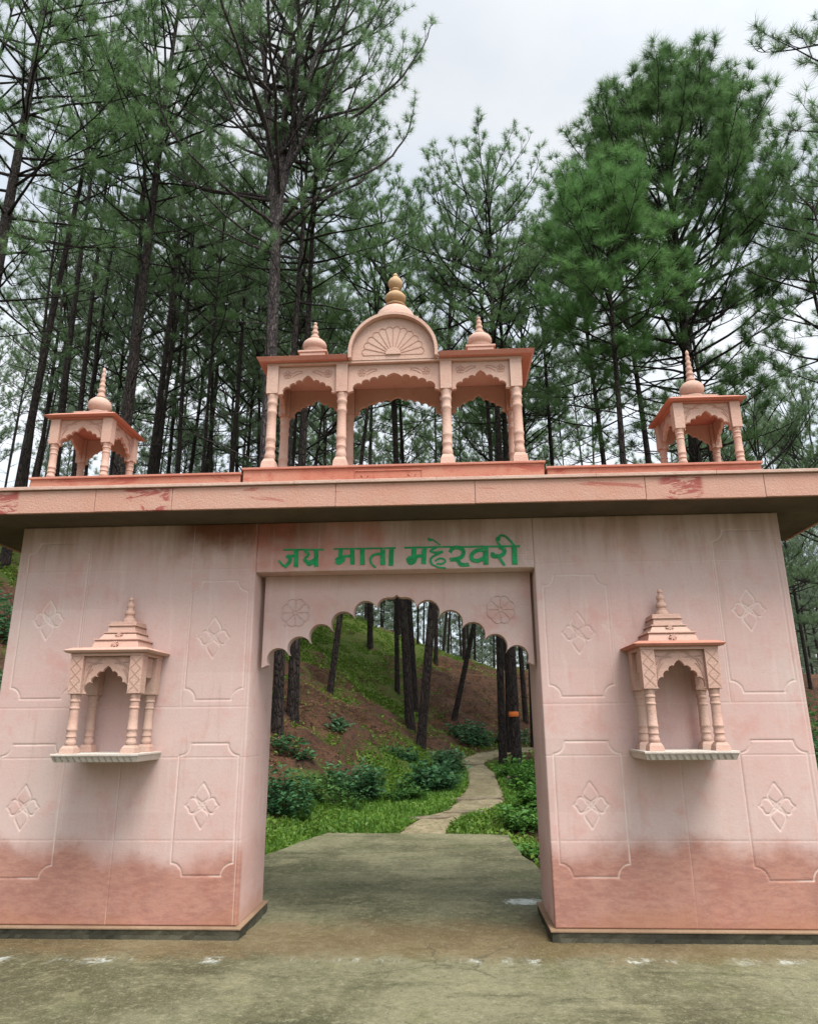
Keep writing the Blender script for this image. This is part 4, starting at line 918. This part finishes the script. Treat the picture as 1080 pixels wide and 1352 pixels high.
through = [(0, -3.14, 8.9, 'thick pine trunk just inside the left jamb, first seen through the archway', 1.0, 1.0, (0, 0)),
 (0, -3.15, 10.4, 'thick pine trunk second from the left jamb seen through the archway', 2.2, 1.1, (0, .0)),
 (3, -2.93, 14.1, 'thin pine standing alone on the green slope in the left half of the archway', .3, 1.15, (0, .09)),
 (1, -2.67, 22.3, 'short-looking pine high on the grassy crest left of the middle of the archway', 4.4, 1.1, (0, 0)),
 (2, -.74, 15.3, 'thick pine in the middle of the archway, left one of the close group', 1.9, 1.05, (0, -.045)),
 (3, -1.33, 18.5, 'thin pine half hidden behind the close middle group in the archway', 5.1, 1.1, (0, 0)),
 (1, -.69, 17.8, 'thin straight pine between the two thick middle trunks in the archway', 2.8, 1.1, (0, -.02)),
 (0, -.39, 13.3, 'thick pine with the lowest foot of the close middle group in the archway', 3.5, 1.05, (0, .09)),
 (3, -.16, 25.8, 'thin far pine on the crest right of the middle of the archway', .9, 1.2, (0, 0)),
 (4, .53, 18.2, 'pine leaning strongly to the right above the bend of the path', 2.5, 1.0, (.02, .24)),
 (1, 1.69, 12.8, 'slim pine at the right edge of the path seen through the archway', 1.2, 1.0, (0, 0)),
 (3, 3.11, 20.4, 'thin dark pine just inside the right jamb beyond the path', 4.0, 1.25, (0, 0)),
 (0, 2.95, 16.8, 'dark pine rising on the brown bank by the right jamb', 5.7, 1.0, (0, .02))]
for kd, x, y, lab, rz, sc, tl in through: q = wood(kd, x, y, lab, rz, sc * .95, gA, tl); q.scale = (sc * 1.06, sc * 1.06, sc * .95)
tb = wood(2, 1.99, 12.3, 'thick dark pine beside the path tied with an orange band', 4.6, 1.0, gA, (0, -.015))
band = MB(); rr = .118
band.lathe([(rr * 1.02, 1.30), (rr * 1.10, 1.32), (rr * 1.12, 1.37), (rr * 1.07, 1.41), (rr * .98, 1.42)], n=18); band.build('cloth_band', M['cloth'], tb, smooth=True)
# --- the wood beyond, placed one by one by a fixed dice
rg = random.Random(77); spots = [(x, y) for _, x, y, *_ in through] + [(-3.35, 8), (5.6, 9), (3.45, 6.6), (6.95, 2.6), (-9, 6.6), (-7, 8.6), (1.99, 12.3)]
hand = [(0, -9.9, 9.6, 1.0), (0, -8.2, 11.4, 1.05), (3, -6.4, 12.4, 1.0), (0, -10.8, 12.8, 1.05), (2, -8.9, 14.6, 1.05), (0, -7.0, 16.6, 1.0), (1, -11.8, 8.2, 1.), (2, 2.1, 15.4, .98),
        (0, 4.0, 15.6, 1.0), (1, 7.9, 12.4, 1.0), (1, 9.4, 8.4, .95), (3, 8.3, 6.0, .9), (3, 8.9, 7.2, 1.), (0, 12.4, 12.6, 1.), (4, -7.6, 20.5, 1.1), (4, -4.6, 19.0, 1.05), (4, -10.2, 18.0, 1.1), (4, -6.0, 24.0, 1.2), (4, -12.5, 20.0, 1.15), (4, 11.0, 17.5, .95), (3, -7.4, 13.6, 1.15), (3, -9.6, 16.4, 1.2), (3, -6.2, 18.2, 1.15), (1, -12.0, 16.0, 1.1), (3, -8.0, 18.6, 1.2), (3, -5.0, 17.2, 1.15), (1, -9.4, 20.6, 1.1), (3, -11.2, 21.6, 1.25), (3, -6.8, 21.4, 1.2), (3, -13.2, 18.4, 1.2), (4, -16.5, 21.0, 1.1), (4, -18.5, 25.5, 1.2), (4, -14.6, 27.5, 1.2), (3, -14.4, 17.0, 1.1), (4, 13.8, 19.0, 1.0), (4, 16.5, 24.0, 1.1), (4, 12.6, 23.5, 1.05), (4, 9.4, 21.0, .9),
        (4, -8.6, 23.5, 1.2), (4, -11.4, 24.0, 1.25), (4, -14.2, 23.0, 1.2), (4, -5.4, 28.5, 1.25), (4, -8.0, 29.5, 1.3), (4, -11.0, 30.0, 1.3)]
cand = [(k_, x, y, s) for k_, x, y, s in hand]; spots += [(x, y) for _, x, y, _ in hand]
tries = 0
for i in range(26):
    y = rg.uniform(25, 48); x = .36 + rg.uniform(-.20, .135) * (y + 6.2)
    if min(math.hypot(x - a, y - b) for a, b in spots) > .8: spots.append((x, y)); cand.append((rg.choice([1, 3, 3, 0]), x, y, rg.uniform(.9, 1.15))); hand.append(cand[-1])
while len(cand) < len(hand) + NBG and tries < 9000:
    tries += 1; y = rg.uniform(12, 52); hw = (y + 6.2) * .72; x = .36 - .05 * (y + 6) + rg.uniform(-hw, hw)
    if abs(x - 1.1) < 1.2 and y < 18: continue
    if rg.random() > (1.0 if x < -1 else .5): continue
    if min(math.hypot(x - a, y - b) for a, b in spots) < 1.15 + .02 * y: continue
    spots.append((x, y)); cand.append((rg.choice([0, 1, 1, 2, 3, 3, 4]), x, y, rg.uniform(.85, 1.15)))
def screen_x(x, y, z):
    d = Vector((x, y, z)) - cam.location; return 540 + 942.55 * d.dot(RX) / d.dot(_F)
def screen_y(x, y, z):
    d = Vector((x, y, z)) - cam.location; return 676 - 942.55 * d.dot(UX) / d.dot(_F)
zones = [(-400, 62, 'left of the left rooftop kiosk'), (62, 196, 'behind the left rooftop kiosk'), (196, 342, 'between the left rooftop kiosk and the pavilion'), (342, 455, 'behind the left bay of the pavilion'),
         (455, 590, 'behind the middle bay of the pavilion'), (590, 705, 'behind the right bay of the pavilion'), (705, 856, 'between the pavilion and the right rooftop kiosk'), (856, 990, 'behind the right rooftop kiosk'), (990, 1500, 'right of the right rooftop kiosk')]
per = {}
for c in cand:
    k_, x, y, s = c; sx = screen_x(x, y, T(x, y) + 5.5)
    for i, (a, b, _) in enumerate(zones):
        if a <= sx < b: per.setdefault(i, []).append((sx, c))
ORD = 'first second third fourth fifth sixth seventh eighth ninth tenth eleventh twelfth thirteenth fourteenth fifteenth sixteenth seventeenth eighteenth nineteenth twentieth'.split()
for i, lst in per.items():
    lst.sort(key=lambda q: q[0])
    for j, (sx, (k_, x, y, s)) in enumerate(lst):
        o_ = ORD[j] if j < 20 else 'late'
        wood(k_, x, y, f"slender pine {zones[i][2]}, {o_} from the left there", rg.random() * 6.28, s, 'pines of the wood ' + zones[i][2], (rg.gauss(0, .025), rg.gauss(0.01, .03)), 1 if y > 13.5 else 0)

YOUNG = grow_pine(301, 8.2, .07, .10, 1.7, whorl=.5, nb=(3, 5), el=(8, 56), k=20, dead=0, sub=.34, nw=.016, nl=.28)
rg = random.Random(5); yp = None; ylist = []
while len(ylist) < 110:
    y = rg.uniform(33, 60) if len(ylist) < 45 else rg.uniform(72, 112); hw = (y + 6.2) * .60; x = .36 - .05 * (y + 6) + rg.uniform(-hw, hw)
    if min([math.hypot(x - a, y - b) for a, b in ylist] + [9]) < 2.2: continue
    ylist.append((x, y))
ylist.sort(key=lambda q: screen_x(q[0], q[1], T(*q) + 2))
for i, (x, y) in enumerate(ylist):
    sx = screen_x(x, y, T(x, y) + 2); where = [n for a, b, n in zones if a <= sx < b][0]
    lab = ('low young pine far back on the crest, ' if y < 65 else 'faint distant pine in the farthest wood, ') + where
    if yp is None: yp = t = pine('young_pine', lab, x, y, YOUNG, M['bark_dark'], M['needle_far'], 0, 1, ('young pines far back ' if y < 65 else 'distant pines ') + where)
    else: t = copy_tree(yp); tag(t, lab, 'tree', ('young pines far back ' if y < 65 else 'distant pines ') + where)
    t.location = (x, y, T(x, y) - .1); t.rotation_euler = (0, 0, rg.random() * 6.28); q = rg.uniform(.8, 1.35) * (1 if y < 65 else 1.7); t.scale = (q, q, q)

# ------------------------------------------------------------------ undergrowth
def leaf_cloud(P, D, size, rs, fold=.25):
    """pointed leaves: two triangles each side of a midrib"""
    n = len(P); up = np.array([[0, 0, 1.]]); s = np.cross(D, up + rs.normal(size=(n, 3)) * .35); s /= np.linalg.norm(s, axis=1)[:, None] + 1e-9; nn = np.cross(s, D)
    sz = size * (.6 + .8 * rs.rand(n))[:, None]; V = np.empty((n, 4, 3)); V[:, 0] = P; V[:, 1] = P + D * sz * .5 + s * sz * .30 + nn * sz * fold * .4; V[:, 2] = P + D * sz - nn * sz * .12; V[:, 3] = P + D * sz * .5 - s * sz * .30 + nn * sz * fold * .4
    b = np.arange(n)[:, None] * 4; F = np.concatenate([b + [[0, 1, 2]], b + [[0, 2, 3]]]); return V.reshape(-1, 3), F
def shrub(name, label, x, y, R_, H, n, size, mat, seed, group=None, sq=1.):
    rs = np.random.RandomState(seed); t = thing(name, label, 'shrub', (x, y, T(x, y) - .03), 0, group); lines = []; P, D = [], []
    ns = max(9, int(n / 28))
    for i in range(ns):
        a = rs.rand() * 6.28; rr = R_ * math.sqrt(rs.rand()); b = np.array([rr * math.cos(a) * .7, rr * math.sin(a) * .7 * sq, 0]); b[2] = T(x + b[0], y + b[1]) - T(x, y)
        h = H * (.45 + .6 * rs.rand()) * (1 - .45 * (rr / R_) ** 2); d = np.array([math.cos(a) * .45 * rr / R_ + rs.normal() * .18, math.sin(a) * .45 * rr / R_ + rs.normal() * .18, 1.]); d /= np.linalg.norm(d)
        Q = [b, b + d * h * .5, b + d * h + np.array([rs.normal() * .05, rs.normal() * .05, 0])]; lines.append((Q, [.007, .005, .002], 4))
        m = int(n / ns)
        for j in range(m):
            u = .12 + .9 * rs.rand() ** .75; p = Q[0] + (Q[2] - Q[0]) * u; az = rs.rand() * 6.28; el = .1 + .6 * rs.rand() * u; d2 = np.array([math.cos(az) * math.cos(el), math.sin(az) * math.cos(el), math.sin(el) - .12])
            P.append(p + d2 * rs.rand() * .12); D.append(d2 / np.linalg.norm(d2))
    V, F = tube_all(lines, 0); np_mesh('stems', V, F, M['bark_dark'], t); V, F = leaf_cloud(np.array(P), np.array(D), size, rs); np_mesh('foliage', V, F, mat, t); return t
SB, SG, SM = M['shrub_blue'], M['shrub_bright'], M['shrub_mid']
for i, a in enumerate([
 ('wide dark bluish-green bush at the foot of the slope nearest the left jamb', -2.35, 6.3, .55, .66, 900, .10, SB),
 ('finer mid-green bush second from the left jamb at the foot of the slope', -1.75, 7.15, .6, .5, 850, .075, SM),
 ('dense dark bush left of the bare red earth patch below the slope', -1.35, 7.9, .55, .72, 900, .11, SB),
 ('low mid-green bush just left of where the path begins', -.5, 8.1, .38, .45, 700, .08, SM),
 ('bushy dark shrub overhanging the left edge of the path', .02, 9.3, .5, .75, 850, .12, SB),
 ('dark shrub growing against the left side of the path bend', .25, 11.3, .5, .7, 700, .12, SB),
 ('pale green shrub behind the path bend under the leaning pine', 1.0, 17.0, .75, .7, 800, .13, SB),
 ('low leafy shrub at the top end of the visible path', 2.4, 17.8, .7, .6, 700, .13, SB),
 ('bright broad-leaved plant clump beside the slab edge by the right jamb', 1.42, 6.0, .32, .42, 420, .11, SG),
 ('bright green shrub right of the path beyond the slab corner', 1.75, 7.2, .42, .55, 600, .11, SG),
 ('tall bright weeds right of the path under the banded pine', 1.95, 9.4, .45, .6, 600, .11, SG),
 ('leafy green shrub at the right path edge before the slim pine', 1.85, 10.9, .4, .5, 500, .11, SG),
 ('small bright plant on the gravel just past the right jamb', 1.5, 4.1, .22, .25, 200, .09, SG),
 ('leafy bush on the slope outside the left end of the wall', -7.4, 6.4, .8, .8, 800, .11, SB),
 ('dark bush low on the slope outside the left end of the wall', -6.3, 4.4, .7, .8, 800, .10, SB),
 ('small weed tuft halfway up the brown slope', -2.2, 11.0, .3, .3, 220, .10, SB),
 ('spreading weeds on the slope above the dark bushes', -2.6, 8.0, .4, .35, 300, .10, SB),
 ('dark shrub at the slope foot below the thick middle pines', -.7, 11.6, .4, .4, 350, .11, SB),
 ('tall undergrowth bush outside the right end of the wall', 6.6, 6.4, .8, 1.9, 1100, .14, SB),
 ('dense undergrowth bush further behind the right end of the wall', 9.0, 11.2, 1.4, 2.8, 1500, .17, SB),
 ('shadowy bush behind the right end of the wall near the slim pines', 7.6, 8.6, 1.1, 2.5, 1300, .15, SM)]):
    lab, x, y, r_, h_, n_, s_, m_ = a; shrub('leafy_shrub', lab, x, y, r_, h_, n_, s_, m_, 200 + i, 'shrubs along the path and slope')
# grass and weeds nobody could count
def scatter(n, x0, x1, y0, y1, fn, seed):
    rs = np.random.RandomState(seed); x = rs.uniform(x0, x1, n); y = rs.uniform(y0, y1, n); keep = rs.rand(n) < fn(x, y); x, y = x[keep], y[keep]; return x, y, terr(x, y), rs
pth = np.array([(p.x, q.x, (p.y + q.y) / 2) for p, q in zip(smooth_line(PL, 6), smooth_line(PR, 6))])
def off_path(x, y):
    l = np.interp(y, pth[:, 2], pth[:, 0]); r = np.interp(y, pth[:, 2], pth[:, 1]); return ~((y > 5.4) & (y < 18.5) & (x > l + .03) & (x < r - .03))
sl_ = [p for p in pts if p[1] > 1.2]
def off_slab(x, y):
    ly = np.array([1.25, 2.4, 3.6, 4.7, 5.57]); return ~((y < 5.52) & (x > np.interp(y, ly, [-2.65, -2.25, -2.05, -1.78, -1.55])) & (x < np.interp(y, [1.25, 2.3, 3.25, 4.4, 5.4], [1.65, 1.42, 1.30, 1.22, 1.2])))
def blades(x, y, z, rs, h, w):
    n = len(x); P = np.stack([x, y, z - .02], 1); hh = h * (.5 + rs.rand(n)); a = rs.rand(n) * 6.28; le = rs.rand(n) * .7; d = np.stack([np.cos(a) * le, np.sin(a) * le, np.ones(n)], 1) * hh[:, None]
    s = np.stack([np.cos(a + 1.57), np.sin(a + 1.57), np.zeros(n)], 1) * w * (.6 + .8 * rs.rand(n))[:, None]; V = np.stack([P - s, P + s, P + d], 1); return V.reshape(-1, 3), np.arange(3 * n).reshape(-1, 3)
x, y, z, rs = scatter(150000, -3.6, 3.4, 1.6, 14, lambda x, y: np.where(off_path(x, y) & off_slab(x, y), np.clip(greenness(x, y) * 1.5 - .5, 0, 1) * np.clip(1.4 - np.abs(toe_dist(x, y) + .7) / 2.0, 0, 1), 0), 5)
V, F = blades(x, y, z, rs, .10, .007); kind(np_mesh('grass', V, F, M['grass']), 'stuff')
x, y, z, rs = scatter(380000, -17, 7, 3, 34, lambda x, y: np.where(off_path(x, y) & off_slab(x, y), np.clip((greenness(x, y) + .5 * (fbm(x, y, 2.2) - .5) - .30) * 1.9, .05, 1), 0) * np.clip(26 / (y + 12), 0, 1), 6)
P = np.stack([x, y, z + .01], 1); az = rs.rand(len(x)) * 6.28; e = .15 + .7 * rs.rand(len(x)); D = np.stack([np.cos(az) * np.cos(e), np.sin(az) * np.cos(e), np.sin(e)], 1)
V, F = leaf_cloud(P, D, .08, rs); kind(np_mesh('ground_cover', V, F, M['weeds']), 'stuff')
x, y, z, rs = scatter(200000, -16, 6, 4, 30, lambda x, y: np.where(off_path(x, y) & off_slab(x, y), np.clip(.9 - greenness(x, y), 0, 1), 0) * np.clip(22 / (y + 10), 0, 1), 8)
V, F = blades(x, y, z + .015, rs, .06, .011); V = V.reshape(-1, 3, 3); V[:, 2, 2] = V[:, 0, 2] + .03; V[:, 2, :2] += rs.normal(size=(len(V), 2)) * .13
kind(np_mesh('fallen_needles', V.reshape(-1, 3), F, M['litter']), 'stuff')
# stones in the path
def stone_slab(label, x, y, a, b, h, rz, seed, name='flat_stone', grp='flat stones set in the path'):
    rg = random.Random(seed); n = 13; base = [(a * math.cos(2 * math.pi * k / n) * rg.uniform(.82, 1.1), b * math.sin(2 * math.pi * k / n) * rg.uniform(.82, 1.1)) for k in range(n)]
    mb = MB(); mb.add([(u, v, -.12) for u, v in base] + [(u * .98, v * .98, h * rg.uniform(.75, .9)) for u, v in base] + [(u * .88, v * .88, h * rg.uniform(.9, 1.05)) for u, v in base],
        [(i + r * n, (i + 1) % n + r * n, (i + 1) % n + (r + 1) * n, i + (r + 1) * n) for r in range(2) for i in range(n)] + [tuple(range(2 * n, 3 * n)), tuple(reversed(range(n)))])
    o = mb.build(name, M['rock'], bevel=.008); o.location = (x, y, T(x, y) + .02); o.rotation_euler = (0, 0, rz); tag(o, label, 'stone', grp)
for i, a in enumerate([('broad pale stone step at the start of the path', .1, 6.5, .42, .13, .03, .2), ('pale stone step on the right side of the path start', .62, 6.95, .40, .12, .03, .15),
                       ('long stone edge across the path before it narrows', .85, 8.15, .50, .11, .035, .05), ('small stone step at the bend of the path', .95, 12.9, .30, .12, .03, -.1)]): stone_slab(*a, 400 + i)
stone_slab('grey rock in the weeds right of the path by the orange-banded pine', 1.75, 9.95, .2, .14, .16, .3, 410, 'boulder', 'rocks beside the path')
stone_slab('brown stone at the slab edge just behind the right jamb', 1.52, 3.5, .12, .10, .10, .9, 412, 'boulder', 'rocks beside the path')
